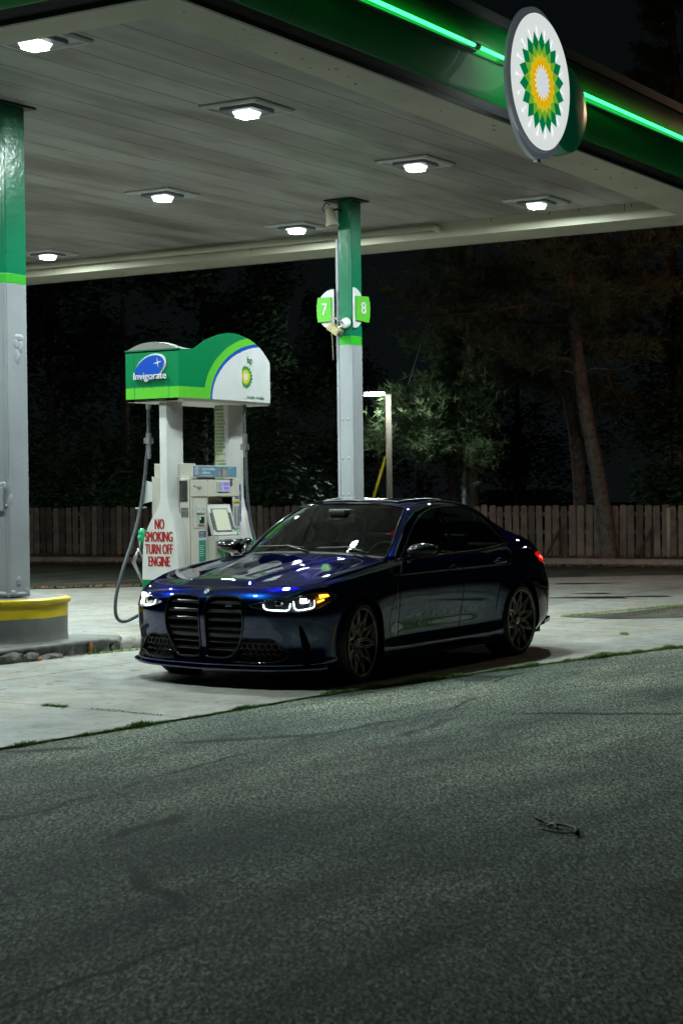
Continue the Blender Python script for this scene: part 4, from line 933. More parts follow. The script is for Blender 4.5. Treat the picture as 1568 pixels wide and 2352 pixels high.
# ================================================================== FENCE, TREES, POLES
fence = thing('picket_fence', 'long weathered wooden picket fence along the far kerb', 'fence', tuple(fpt(FL/2, 0, .1)))
r = random.Random(31)
fvar = [mat('picket_wood_a', (.155, .115, .092), .85, noise=(5, .3), bump=(18, .4, .01)), mat('picket_wood_b', (.12, .092, .076), .85, noise=(5, .35), bump=(18, .4, .01)), mat('picket_wood_d', (.085, .068, .056), .9, noise=(3, .5), bump=(18, .4, .01)), mat('picket_wood_e', (.175, .14, .115), .85, noise=(3, .5), bump=(18, .4, .01)), mat('picket_wood_c', (.19, .14, .11), .85, noise=(6, .25), bump=(18, .4, .01))]
def zb(t): return (fA+fd*t).z
fH = 1.235
mb = MB()
for z in (.28, .66, 1.02):
    a = fpt(-4, -.03, 0); b_ = fpt(FL+5, -.03, 0)
    q = [fpt(-4, -.055, zb(-4)+z), fpt(FL+1.1, -.055, zb(FL+1.1)+z), fpt(FL+1.1, -.02, zb(FL+1.1)+z), fpt(-4, -.02, zb(-4)+z)]
    mb.add(q+[v+Vector((0, 0, .085)) for v in q], [(0, 1, 2, 3), (7, 6, 5, 4), (0, 4, 5, 1), (2, 6, 7, 3), (3, 7, 4, 0), (1, 5, 6, 2)])
W(mb, 'rail', fvar[1], fence)
t = -4.0; pk = []
while t < FL+1.0:
    w = r.uniform(.128, .146); h = fH+r.uniform(-.022, .022); k = r.choice([0, 0, 1, 2, 3, 4]); tl_ = r.gauss(0, .008)
    mb = MB(); z0 = zb(t)-.0; th = .018
    for o0, o1 in ((0, th),):
        P = [(0, 0), (w, 0), (w+tl_, h-.025), (w-.02+tl_, h), (.02+tl_, h), (tl_, h-.025)]
        A = [fpt(t+p[0], o0, z0+p[1]) for p in P]; B = [fpt(t+p[0], o1, z0+p[1]) for p in P]; n = 6
        mb.add(A+B, [tuple(range(n))[::-1], tuple(range(n, 12))]+[(i, (i+1) % n, n+(i+1) % n, n+i) for i in range(n)])
    pk.append((mb, k)); t += w+r.uniform(.026, .044)
# pickets that show largest are parts (nearest 100); the rest form one part
for i, (mb, k) in enumerate(pk[::-1]):
    if i < 100: W(mb, 'picket', fvar[k], fence)
rest = MB()
for mb, k in pk[::-1][100:]: rest.add(mb.v, mb.f, fvar[k])
if rest.v: tag(W(rest, 'picket', fvar[0], fence), kind='stuff')
print('PICKETS', len(pk), 'FL', FL)
mb = MB()
def ftu(u):     # distance along the fence where column u looks through it
    d = cF + cR*((u-784)/FPX); a = fA-cC; den = d.x*(-fd.y)+d.y*fd.x
    s_ = (a.x*(-fd.y)+a.y*fd.x)/den; p = cC+d*s_; return (Vector((p.x, p.y, 0))-Vector((fA.x, fA.y, 0))).dot(fd)
tb = ftu(1230)
for u0, u1 in ((1252, 1190+1000*0+1010*0), ):
    pass
for ub, ut in ((1263, 1285), (1496, 1545)):
    pass
def brace(ua, ub_, lab):
    ta, tb_ = ftu(ua), ftu(ub_); t = thing('fence_brace', lab, 'brace', tuple(fpt(ta, .3, .1)), 'timber braces leaning on the fence')
    mb = MB(); mb.tube([fpt(ta, .42, .12), fpt(tb_, .045, zb(tb_)+.78)], .03, n=4); mb.tube([fpt(tb_, .05, .12), fpt(tb_, .045, zb(tb_)+.80)], .028, n=4); W(mb, 'timber', mat('dark_timber', (.045, .035, .03), .9, noise=(8, .4)), t)
brace(1262, 1287, 'leaning timber brace on the fence just right of the car boot'); brace(1467, 1497, 'leaning timber brace on the fence right of the pine trunk')
t = thing('post', 'pale narrow post before the fence at the right edge of the photo', 'post', tuple(fpt(ftu(1561), .9, .1)))
mb = MB(); p = fpt(ftu(1561), .85, .1); mb.tube([p, p+Vector((0, 0, 1.05))], .04, n=12); W(mb, 'shaft', mat('pale_post', (.30, .29, .24), .6), t, smooth=True)
mb = MB(); mb.lathe([(.042, 0), (.042, .02), (.03, .04), (.001, .045)], p+Vector((0, 0, 1.05)), None, 12); W(mb, 'cap', bpy.data.materials['pale_post'], t)

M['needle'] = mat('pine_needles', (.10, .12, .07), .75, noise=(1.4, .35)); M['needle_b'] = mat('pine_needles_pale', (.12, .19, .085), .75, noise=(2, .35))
M['leaf'] = mat('broad_leaves', (.05, .11, .045), .6, noise=(1.1, .45)); M['leaf_brown'] = mat('brown_needles', (.10, .07, .045), .8, noise=(2, .4))
def limb(mb, P, r0, r1, n=8):
    Q = crs(P, 5); N = len(Q); mb.tube(Q, [r0+(r1-r0)*i/(N-1) for i in range(N)], n=n)
    return Q
def tuft(mb, p, d, s, r, n=14, m=None):
    """a pine tuft: thin needles fanned round direction d (stored, grown in one go by grow())"""
    if not hasattr(mb, 'T'): mb.T = []
    mb.T.append((*p, *Vector(d).normalized(), s, n))
def grow(mb, seed):
    g = np.random.default_rng(seed); T = np.array(mb.T); n = int(T[0, 7]); T = np.repeat(T, n, 0); N = len(T)
    v = T[:, 3:6]*g.uniform(.2, 1, (N, 1))+g.normal(0, 1, (N, 3))*(.6, .6, .5); v /= np.linalg.norm(v, axis=1)[:, None]; v *= T[:, 6:7]*g.uniform(.6, 1.1, (N, 1))
    w = np.cross(v, g.normal(0, 1, (N, 3))); w /= np.linalg.norm(w, axis=1)[:, None]; w *= T[:, 6:7]*.045
    b_ = T[:, :3]; P = np.stack([b_-w, b_+w, b_+v], 1).reshape(-1, 3); mb.np = (P, np.arange(N*3).reshape(-1, 3))
def leafcloud(mb, C, S_, per, z0, ls, seed):
    g = np.random.default_rng(seed); C = np.repeat(np.array(C, float), per, 0); S_ = np.repeat(np.array(S_), per); N = len(C)
    v = g.normal(0, 1, (N, 3))*(1, 1, .8); v /= np.linalg.norm(v, axis=1)[:, None]; P = C+v*(S_*g.uniform(.3, 1.05, N)**.6)[:, None]
    low = P[:, 2] < z0; P[low, 2] = z0+g.uniform(0, .4, low.sum())
    a = g.uniform(0, 6.28, N); s = ls*g.uniform(.6, 1.3, N); e1 = np.stack([np.cos(a), np.sin(a), g.uniform(-.5, .7, N)], 1)*s[:, None]; e2 = np.stack([-np.sin(a), np.cos(a), g.uniform(-.5, .7, N)], 1)*(s*.55)[:, None]
    mb.np = (np.stack([P-e1, P+e2, P+e1, P-e2], 1).reshape(-1, 3), np.arange(N*4).reshape(-1, 4))
def Wnp(mb, name, m, par):
    V_, F_ = mb.np; me = bpy.data.meshes.new(name); nv, nf, k = len(V_), len(F_), F_.shape[1]
    me.vertices.add(nv); me.vertices.foreach_set('co', V_.astype(np.float32).ravel()); me.loops.add(nf*k); me.loops.foreach_set('vertex_index', F_.astype(np.int32).ravel())
    me.polygons.add(nf); me.polygons.foreach_set('loop_start', np.arange(0, nf*k, k, dtype=np.int32)); me.polygons.foreach_set('loop_total', np.full(nf, k, np.int32)); me.update(calc_edges=True); me.materials.append(m)
    ob = bpy.data.objects.new(name, me); COL.objects.link(ob); world_parent(ob, par); return ob
def pine_boughs(mbn, mbw, start, direction, length, r, s=.22, dens=9, thick=.04, m=None):
    """a branch with side twigs carrying tufts"""
    d = Vector(direction).normalized(); pts = [Vector(start)]
    for i in range(5): d = (d+Vector((r.gauss(0, .12), r.gauss(0, .12), r.gauss(.02, .1)))).normalized(); pts.append(pts[-1]+d*length/5)
    Q = [Vector(q) for q in limb(mbw, pts, thick, thick*.25, 5)]
    for i, q in enumerate(Q):
        f = i/len(Q)
        if f < .22: continue
        for _ in range(dens):
            o = Vector((r.gauss(0, 1), r.gauss(0, 1), r.gauss(.15, .7)))*length*.105*(1.25-f*.5); tuft(mbn, q+o, o+d*.5+Vector((0, 0, .3)), s*r.uniform(.7, 1.25), r, 12, m)
def pine(label, trunk, rad, boughs, seed, group='pines behind the car park', m=None, s=.22, dens=9, loc=None):
    r = random.Random(seed); t = thing('pine_tree', label, 'tree', tuple(trunk[0]), group)
    mb = MB(); Q = crs(trunk, 8); N = len(Q); mb.tube(Q, [rad[0]+(rad[1]-rad[0])*(i/(N-1)) + (.10*rad[0]*max(0, 1-i/3)) for i in range(N)], n=14)
    mn = MB(); 
    for b_ in boughs: pine_boughs(mn, mb, b_[0], b_[1], b_[2], r, s, dens, b_[3] if len(b_) > 3 else .05, m)
    W(mb, 'trunk', M['bark'], t, smooth=True); grow(mn, seed); Wnp(mn, 'crown', m or M['needle'], t)
    return t
r = random.Random(77)
# big leaning pine before the fence, right
T1 = [at(1400, 1309, 36.9), at(1390, 1210, 36.9), at(1370, 1080, 36.9), at(1345, 950, 36.9), at(1328, 830, 36.9), at(1312, 700, 37.0), at(1300, 600, 37.1), at(1292, 480, 37.2), at(1290, 330, 37.3)]
bo = []
def on(P, f):
    Q = crs(P, 8); return Vector(Q[int(f*(len(Q)-1))])
for f, a, l, up in [(.50, 200, 1.6, .10), (.55, 20, 1.7, .0), (.58, 150, 2.4, .1), (.60, 330, 2.0, .15), (.63, 190, 2.6, -.05), (.66, 60, 2.0, .1), (.68, 10, 2.3, .1), (.70, 165, 2.8, .12), (.73, 260, 2.4, .15), (.76, 345, 2.3, .1), (.78, 200, 2.7, .1), (.80, 100, 2.2, .2), (.83, 20, 2.2, .2), (.85, 170, 2.6, .15), (.88, 300, 2.2, .3), (.90, 200, 2.3, .3), (.93, 80, 2.0, .4), (.95, 10, 1.9, .4), (.97, 180, 2.0, .5), (.99, 260, 1.5, .8), (.62, 280, 2.0, .0), (.74, 130, 2.3, .0), (.86, 240, 2.1, .1)]:
    d = cR*math.cos(R_(a))+Vector((cF.x, cF.y, 0))*math.sin(R_(a))+Vector((0, 0, up)); bo.append((on(T1, f), d, l*(1.25 if 140 < a < 220 else 1.0)))
t1 = pine('tall leaning pine in front of the fence with bare lower trunk', T1, (.175, .075), bo, 1, s=.24, dens=10)
mb = MB(); q = on(T1, .47)
limb(mb, [q, q+cR*.3+Vector((0, 0, .12)), q+cR*.75+Vector((0, 0, .1)), q+cR*1.15+Vector((0, 0, .25))], .03, .006, 5); limb(mb, [q+cR*.55, q+cR*.62-Vector((0, 0, .25)), q+cR*.85-Vector((0, 0, .6))], .015, .005, 5); limb(mb, [q, q-cR*.2+Vector((0, 0, .05)), q-cR*.32+Vector((0, 0, .08))], .03, .02, 5)
W(mb, 'dead_branch', M['bark'], t1, smooth=True)
T2 = [at(1337, 1180, 43), at(1328, 1080, 43), at(1316, 980, 43), at(1300, 900, 43), at(1290, 760, 43), at(1270, 600, 43), at(1260, 430, 43)]
T2[0].z = .05
bo = []
for i in range(16):
    f = .45+.54*i/16; a = r.uniform(0, 360); d = cR*math.cos(R_(a))+Vector((cF.x, cF.y, 0))*math.sin(R_(a))+Vector((0, 0, r.uniform(-.1, .35))); bo.append((on(T2, f), d, r.uniform(1.8, 3.0)))
pine('darker pine just behind the fence, left of the leaning pine', T2, (.18, .08), bo, 2, s=.26, dens=9)
# pine lit by the lot lamp
T3 = [at(1047, 1185, 52), at(1042, 1120, 52), at(1034, 1050, 52), at(1038, 960, 52), at(1050, 860, 52), at(1060, 760, 52), at(1062, 640, 52), at(1064, 540, 52)]
T3[0].z = .05
bo = []
def bt(f, u, v, dd, l=None): 
    a = on(T3, f); b_ = at(u, v, dd-2.7); return (a, b_-a, (b_-a).length*1.02, .05)
for f, u, v, dd in [(.50, 935, 905, 52.5), (.46, 905, 925, 53.5), (.45, 975, 945, 51.5), (.40, 945, 960, 53), (.38, 1005, 985, 52), (.44, 1020, 930, 51.2), (.36, 1090, 990, 52), (.33, 960, 1005, 52), (.30, 1015, 1035, 52), (.42, 1105, 950, 51.5), (.48, 1085, 905, 52), (.30, 1098, 1015, 51.5), (.52, 985, 890, 52.5), (.55, 1110, 880, 52.5), (.58, 1000, 840, 53), (.62, 1120, 810, 53), (.6, 1075, 830, 52.4), (.66, 1060, 760, 52.2), (.72, 1095, 720, 52.4), (.78, 1060, 670, 52.4), (.52, 1080, 960, 52.2), (.68, 990, 770, 53), (.75, 1110, 700, 53), (.82, 1010, 640, 53), (.9, 1090, 580, 53), (.65, 940, 800, 54), (.5, 860, 940, 53.2), (.46, 870, 985, 53.2), (.42, 850, 1010, 53.4)]: bo.append(bt(f, u, v, dd))
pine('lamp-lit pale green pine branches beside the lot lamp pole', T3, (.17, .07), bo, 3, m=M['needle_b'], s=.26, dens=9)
mb = MB(); r = random.Random(8)
t = thing('dead_pine', 'bare dead twisted branches below the lamp-lit pine needles', 'branches', tuple(at(1030, 1100, 51.8)))
for P in ([(1042, 985), (1010, 1000), (975, 995), (955, 1005), (930, 995), (905, 1012)], [(975, 995), (960, 980), (945, 985), (925, 978)], [(1040, 1050), (1000, 1055), (975, 1048), (950, 1052), (925, 1055), (900, 1075)], [(960, 1052), (955, 1070), (950, 1095)], [(925, 1055), (912, 1045), (905, 1052)], [(930, 995), (915, 985), (900, 990)]):
    limb(mb, [at(a, b_, 51.8+r.uniform(-.3, .3)) for a, b_ in P], .045, .015, 6)
W(mb, 'branch', M['bark'], t, smooth=True)
# broadleaf trees, left and centre background
def broadleaf(label, u, d, hgt, cw, seed, n=9000, z0=1.2, lm=None, ls=.10, lean=0, group='dark broadleaf trees behind the fence', drop=0):
    r = random.Random(seed); b0 = at(u, 1200, d); b0.z = .05
    t = thing('broadleaf_tree', label, 'tree', tuple(b0), group)
    mb = MB(); top = b0+Vector((0, 0, hgt))+cR*lean
    T = [b0, b0+Vector((0, 0, hgt*.3))+cR*lean*.1, b0+Vector((0, 0, hgt*.6))+cR*lean*.5, top]; Q = crs(T, 6); mb.tube(Q, [.17-.13*i/(len(Q)-1) for i in range(len(Q))], n=10)
    cl_ = []
    for i in range(26):
        f = r.uniform(.12, 1); q = Vector(Q[int(f*(len(Q)-1))]); a = r.uniform(0, 6.28); w = cw*(.45+.55*math.sin(math.pi*min(1, f*.9+.1)))*r.uniform(.35, 1)
        e = q+cR*math.cos(a)*w+Vector((cF.x, cF.y, 0))*math.sin(a)*w*.8+Vector((0, 0, r.uniform(-.5, .9)-drop*(1-f)))
        limb(mb, [q, (q+e)/2+Vector((0, 0, .25)), e], .05, .012, 5); cl_.append((e, r.uniform(.45, .95))); cl_.append(((q+e)/2, r.uniform(.4, .8)))
    mn = MB(); per = n//len(cl_)
    leafcloud(mn, [tuple(c) for c, _ in cl_], [q for _, q in cl_], per, z0, ls, seed)
    W(mb, 'trunk', M['bark'], t, smooth=True); Wnp(mn, 'crown', lm or M['leaf'], t); return t
broadleaf('dark broadleaf tree showing right beside the left column', 120, 47, 8.5, 2.6, 41)
broadleaf('dark broadleaf tree showing left of the pump canopy', 290, 46, 9, 2.6, 42)
broadleaf('dark broadleaf tree with pale leaves low between pump posts and fence', 470, 49, 8.5, 2.3, 43)
broadleaf('dark broadleaf tree showing between pump and centre column', 640, 55, 9, 2.4, 44)
broadleaf('thin dark tree directly behind the centre column', 780, 60, 8, 2.2, 45)
broadleaf('low leafy shrub tree over the fence at the far right edge', 1560, 42, 6.5, 1.8, 46)
broadleaf('dim tree far behind the two pine trunks', 1190, 56, 6, 2.6, 47, n=6000)
broadleaf('small low sapling with a few leaves above the car roof', 960, 56, 1.9, .9, 48, n=900, z0=.5)
broadleaf('low leafy hedge plant left of the pump hose', 215, 44.2, 2.7, 1.5, 49, n=5200, z0=1.3, ls=.085, group='bushes spilling over the fence')
broadleaf('low leafy hedge plant right of the pump screen', 600, 43.6, 2.6, 1.6, 50, n=5200, z0=1.3, ls=.085, group='bushes spilling over the fence')
broadleaf('low leafy hedge plant seen through the gap of the pump', 400, 43.8, 2.9, 1.3, 51, n=4200, z0=1.3, ls=.085, group='bushes spilling over the fence')
# tall pine showing above the canopy at the top right
b0 = at(1545, 1200, 46); b0.z = .05
T7 = [b0, b0+Vector((0, 0, 4)), b0+Vector((0, 0, 8)), b0+Vector((0, 0, 11))+cR*.2, b0+Vector((0, 0, 14.4))]
bo = []; r = random.Random(5)
for i in range(22):
    f = .55+.44*i/22; a = r.uniform(100, 440); d = cR*math.cos(R_(a))+Vector((cF.x, cF.y, 0))*math.sin(R_(a))+Vector((0, 0, r.uniform(0, .5))); bo.append((on(T7, f), d, r.uniform(.8, 1.5)))
pine('tall dim pine whose top shows above the canopy beside the round sign', T7, (.22, .07), bo, 9, s=.24, dens=9)

# utility pole with conduit, guy wire, lot lamp
up = thing('utility_pole', 'weathered wooden utility pole rising through the pines', 'utility pole', tuple(Vector(at(1086, 1185, 50.5)[:2]).to_3d()+Vector((0, 0, .05))))
mb = MB(); b0 = at(1086, 1185, 50.5); b0.z = 0; tp_ = at(1079, 560, 50.5); mb.tube([b0, tp_, tp_+(tp_-b0)*.25], [.175, .14, .13], n=16); W(mb, 'shaft', mat('grey_pole', (.24, .21, .18), .85, noise=(6, .3), bump=(12, .6, .02)), up, smooth=True)
mb = MB(); c0 = at(1065, 1160, 50.2); c0.z = 0; mb.tube([c0, at(1066, 1095, 50.2)], .07, n=12); mb.tube([at(1066, 1098, 50.2), at(1067, 1080, 50.2), at(1067, 960, 50.2)], [.075, .05, .05], n=12)
for v in (1138, 1120): mb.tube([at(1058, v, 50.15), at(1075, v, 50.15)], .03, n=6)
W(mb, 'conduit', mat('grey_conduit', (.26, .30, .31), .45, .2), up, smooth=True)
mb = MB(); mb.tube([at(1020, 612, 50.3), at(1080, 616, 50.4)], .05, n=6); mb.tube([at(1020, 616, 50.3), at(1028, 612, 50.3)], .09, n=8); W(mb, 'crossarm', M['grey_metal'], up)
gw = thing('guy_wire', 'thin steel guy wire with bright yellow guard slanting down beside the lot lamp', 'guy wire', tuple(at(858, 1165, 50.6)))
mb = MB(); g0 = at(850, 1170, 50.6); g1 = at(885, 1050, 50.6); g2 = at(1022, 610, 50.4); mb.tube([g0, g1, g2], .012, n=6); W(mb, 'wire', M['steel'], gw)
mb = MB(); mb.tube([g0, g1], .045, n=10); W(mb, 'guard', mat('guard_yellow', (.50, .42, .01), .45), gw, smooth=True)
lp = thing('lot_lamp', 'tall square pale lamp post with lit flat head to its left, behind the car roof', 'street lamp', tuple(Vector(at(895, 1180, 48.4)[:2]).to_3d()+Vector((0, 0, .05))))
mb = MB(); b0 = at(895, 1180, 48.4); b0.z = 0; tp_ = at(891, 906, 48.4); mb.tube([b0, tp_], [.095, .085], n=4); W(mb, 'post', mat('lamp_post', (.20, .185, .15), .5), lp)
mb = MB(); mb.tube([tp_, at(873, 899.5, 48.0)], .022, n=8); h0, h1 = at(846, 901.5, 47.6), at(873, 901.5, 48.0); up_ = Vector((0, 0, 1))
sd_ = (h1-h0).normalized(); fw_ = sd_.cross(up_)*.16
q = [h0-fw_, h1-fw_, h1+fw_, h0+fw_]; mb.add(q+[v+up_*.05 for v in q], [(0, 1, 2, 3), (7, 6, 5, 4), (0, 4, 5, 1), (1, 5, 6, 2), (2, 6, 7, 3), (3, 7, 4, 0)]); W(mb, 'head', M['grey_metal'], lp)
mb = MB(); q2 = [h0-fw_*.9+sd_*.01-up_*.003, h1-fw_*.9-sd_*.02-up_*.003, h1+fw_*.9-sd_*.02-up_*.003, h0+fw_*.9+sd_*.01-up_*.003]; mb.add(q2+[v-up_*.07 for v in q2], [(0, 3, 2, 1), (4, 5, 6, 7), (0, 1, 5, 4), (1, 2, 6, 5), (2, 3, 7, 6), (3, 0, 4, 7)]); W(mb, 'lamp_panel', mat('lot_lens', (1, 1, 1), .5, emis=(.92, 1, .96), es=200), lp)
# warm sodium street lamp by the road, outside the frame on the right: it lights the fence and shows as streaks in the paint
sl = thing('street_lamp', 'warm street lamp on a steel mast at the roadside right of the photo', 'street lamp', (29.5, 6.3, 0))
mb = MB(); mb.tube([(29.5, 6.3, 0), (29.5, 6.3, 7.4)], [.10, .06], n=12); mb.tube(crs([(29.5, 6.3, 7.4), (29.6, 6.6, 7.8), (29.7, 7.2, 7.95)], 4), .035, n=8); W(mb, 'mast', M['grey_metal'], sl, smooth=True)
mb = MB(); mb.prism(ell(0, 0, .34, .15, 20, R_(70)), frame((29.7, 7.4, 7.92), (1, 0, 0), (0, 1, 0)), .0, .12); W(mb, 'head', M['grey_metal'], sl)
mb = MB(); mb.lathe([(.15, .0), (.14, -.06), (.10, -.11), (.001, -.13)], (29.75, 7.45, 7.919), None, 20); W(mb, 'lamp_panel', mat('sodium_lens', (1, .6, .3), .5, emis=(1.0, .52, .34), es=520), sl)
# ================================================================== CAR
# car frame: x toward the tail (0 = front axle), y toward the passenger side, z up
car = thing('parked_car', 'dark blue sports saloon with lit headlights parked beside the pump', 'car', (12.527, 8.53, 0))
car.rotation_euler = (R_(.85), 0, 0); car.location = (12.527, 8.53, .0135)
def C(mb, name, m, par=None, **k):
    ob = mb.build(name, m, None, **k); ob.parent = par or car; return ob
def paint_mat():
    m = bpy.data.materials.new('car_paint'); m.use_nodes = True; nt = m.node_tree; b = nt.nodes['Principled BSDF']
    b.inputs['Base Color'].default_value = (.0019, .0145, .098, 1); b.inputs['Metallic'].default_value = 1.0; b.inputs['Specular Tint'].default_value = (.015, .055, .23, 1); b.inputs['Roughness'].default_value = .30
    b.inputs['Coat Weight'].default_value = 1.0; b.inputs['Coat IOR'].default_value = 1.95; b.inputs['Coat Roughness'].default_value = .012
    v = nt.nodes.new('ShaderNodeTexVoronoi'); v.inputs['Scale'].default_value = 900; tc = nt.nodes.new('ShaderNodeTexCoord'); nt.links.new(tc.outputs['Object'], v.inputs['Vector'])
    r = nt.nodes.new('ShaderNodeMapRange'); r.inputs['To Min'].default_value = .20; r.inputs['To Max'].default_value = .30; s_ = nt.nodes.new('ShaderNodeSeparateColor')
    nt.links.new(v.outputs['Color'], s_.inputs[0]); nt.links.new(s_.outputs[0], r.inputs['Value']); nt.links.new(r.outputs[0], b.inputs['Roughness'])
    return m
M['paint'] = paint_mat()
M['gloss'] = mat('gloss_black', (.006, .006, .007), .12, coat=.6)
M['matte'] = mat('matte_black', (.008, .008, .009), .6)
M['gap'] = mat('gap_black', (.002, .002, .002), .9)
M['wind'] = glass_mat('windscreen_glass', (.66, .70, .68), 1.75); M['side_glass'] = glass_mat('side_glass', (.16, .18, .18), 1.52)
M['lampglass'] = glass_mat('lamp_glass', (.93, .95, .95), 1.45)

# ---- lower body: features (station tables)
BASE = [(-.868, 0), (-.862, .2), (-.838, .42), (-.778, .62), (-.655, .79), (-.52, .875), (-.39, .917), (-.15, .945), (.15, .950), (.43, .940), (.75, .921), (1.2, .909), (1.7, .906), (2.1, .913), (2.38, .929), (2.68, .950), (3.05, .950), (3.34, .925), (3.565, .868), (3.72, .76), (3.82, .58), (3.875, .3), (3.885, 0)]
NK = len(BASE)
def row(pairs):      # piecewise-linear over station index
    xs = [p[0] for p in pairs]; return [np.interp(range(NK), xs, [p[i] for p in pairs]) for i in (1, 2)]
ROWS = [   # (station, z, inward offset)
 row([(0, .155, .075), (3, .16, .08), (5, .165, .05), (6, .17, .03), (9, .17, .05), (14, .18, .05), (16, .2, .04), (18, .25, .08), (22, .25, .16)]),
 row([(0, .185, .005), (3, .19, .012), (5, .20, .006), (6, .21, .005), (9, .215, .018), (14, .22, .018), (16, .25, .01), (18, .30, .02), (22, .31, .06)]),
 row([(0, .235, .012), (3, .24, .02), (5, .25, .012), (6, .27, .005), (9, .26, .008), (14, .27, .008), (16, .31, .0), (18, .36, .0), (22, .38, .02)]),
 row([(0, .33, .030), (3, .34, .035), (5, .35, .018), (6, .37, .004), (8, .37, .004), (9, .355, .018), (10, .345, .032), (11, .34, .039), (12, .34, .040), (13, .345, .036), (14, .36, .022), (15, .38, .006), (16, .41, .0), (18, .45, -.006), (22, .48, -.012)]),
 row([(0, .46, .012), (3, .47, .016), (5, .48, .004), (6, .49, .0), (8, .50, .0), (9, .485, .009), (10, .475, .019), (11, .47, .025), (12, .47, .026), (13, .475, .022), (14, .49, .011), (15, .51, .0), (16, .53, .0), (18, .57, -.012), (22, .60, -.018)]),
 row([(0, .58, .006), (3, .585, .008), (5, .59, .0), (6, .60, .0), (8, .62, -.002), (9, .61, .001), (10, .60, .005), (12, .60, .007), (13, .60, .005), (14, .61, .001), (15, .64, -.002), (16, .65, .0), (18, .69, .0), (22, .72, .004)]),
 row([(0, .665, .020), (3, .665, .020), (5, .675, .012), (6, .69, .008), (8, .725, .006), (9, .72, .002), (10, .72, .0), (13, .725, .0), (14, .735, .0), (15, .76, .012), (16, .77, .010), (17, .785, .014), (18, .80, .028), (22, .83, .045)]),
 row([(0, .715, .045), (3, .718, .050), (5, .74, .040), (6, .76, .034), (7, .785, .034), (8, .81, .032), (9, .82, .025), (10, .825, .013), (13, .845, .013), (14, .86, .018), (15, .88, .040), (16, .90, .045), (17, .912, .052), (18, .920, .075), (22, .94, .095)]),
 row([(0, .755, .085), (3, .760, .095), (5, .785, .080), (6, .805, .078), (7, .835, .078), (8, .865, .075), (9, .885, .062), (10, .90, .048), (13, .925, .044), (14, .94, .055), (15, .965, .082), (16, .99, .095), (17, 1.0, .095), (18, .995, .120), (20, 1.005, .135), (22, 1.03, .13)]),
 row([(0, .785, .150), (3, .79, .150), (5, .81, .128), (6, .828, .125), (7, .858, .125), (8, .893, .120), (9, .925, .118), (10, .958, .112), (11, .972, .106), (12, .982, .104), (13, .992, .110), (14, 1.003, .126), (15, 1.028, .155), (16, 1.055, .185), (17, 1.068, .180), (18, 1.056, .180), (20, 1.058, .165), (22, 1.078, .145)]),
]
BP = np.array(BASE, float)
bt_ = np.zeros_like(BP)
for i in range(NK):
    a = BP[max(i-1, 0)].copy(); b_ = BP[min(i+1, NK-1)].copy()
    if i == 0: a = BP[1]*np.array([1, -1])
    if i == NK-1: b_ = BP[-2]*np.array([1, -1])
    t = b_-a; t /= np.linalg.norm(t); bt_[i] = (-t[1], t[0])    # outward
    if i in (0,): bt_[i] = (-1, 0)
    if i == NK-1: bt_[i] = (1, 0)
PTS = np.zeros((NK, len(ROWS), 3))
for k in range(NK):
    for j, (zz, off) in enumerate(ROWS):
        p = BP[k]-bt_[k]*off[k]; PTS[k, j] = (p[0], p[1], zz[k])
def cubic(P, t):
    n = len(P)-1; t = max(0.0, min(n-1e-9, t)); i = int(t); f = t-i
    p1, p2 = P[i], P[i+1]; p0 = P[i-1] if i > 0 else 2*p1-p2; p3 = P[i+2] if i+2 <= n else 2*p2-p1
    return .5*((2*p1)+(-p0+p2)*f+(2*p0-5*p1+4*p2-p3)*f*f+(-p0+3*p1-3*p2+p3)*f**3)
NKf = np.arange(NK)
def S(k, t):
    """body side point at station k, height parameter t"""
    # mirrored neighbour at the two ends keeps the surface smooth across the centre line
    i = int(max(0, min(NK-2, math.floor(k)))); f = k-i
    def col(q):
        if q < 0: c = PTS[-q].copy(); c[:, 1] *= -1; return c
        if q > NK-1: c = PTS[2*(NK-1)-q].copy(); c[:, 1] *= -1; return c
        return PTS[q]
    p0, p1, p2, p3 = col(i-1), col(i), col(i+1), col(i+2)
    c = .5*((2*p1)+(-p0+p2)*f+(2*p0-5*p1+4*p2-p3)*f*f+(-p0+3*p1-3*p2+p3)*f**3)
    p = cubic(c, t)
    return p
TOP = len(ROWS)-1
SUB = 12; ROWSUB = 9
KS = [i/SUB for i in range((NK-1)*SUB+1)]; TS = [j/ROWSUB for j in range(TOP*ROWSUB+1)]
G = np.array([[S(k, t) for t in TS] for k in KS])
# crisp character line through the door handles and a sill crease
for i, k in enumerate(KS):
    wgt = max(0, min(1, (k-8.2)/1.2))*max(0, min(1, (16.5-k)/1.5))
    for j in range(len(TS)):
        z = G[i, j, 2]; zc = .855+.018*(k-9)/4
        G[i, j, 1] += wgt*.008*math.exp(-((z-zc)/.014)**2)-wgt*.004*math.exp(-((z-zc+.05)/.03)**2)
skin = MB(); skin.grid([[tuple(p) for p in r_] for r_ in G])
bvh = BVHTree.FromPolygons([Vector(v) for v in skin.v], skin.f)
def side_pt(x, z, out=0.0):
    loc, nor, _, _ = bvh.ray_cast(Vector((x, 2.0, z)), Vector((0, -1, 0)))
    if loc is None: return None
    n = Vector(nor); n = n if n.y > 0 else -n
    return Vector(loc)+n*out
def front_pt(y, z, out=0.0):
    loc, nor, _, _ = bvh.ray_cast(Vector((-3.0, y if y > 0 else -y, z)), Vector((1, 0, 0)))
    if loc is None: return None
    n = Vector(nor); n = n if n.x < 0 else -n
    p = Vector(loc)+n*out
    return p if y >= 0 else Vector((p.x, -p.y, p.z))

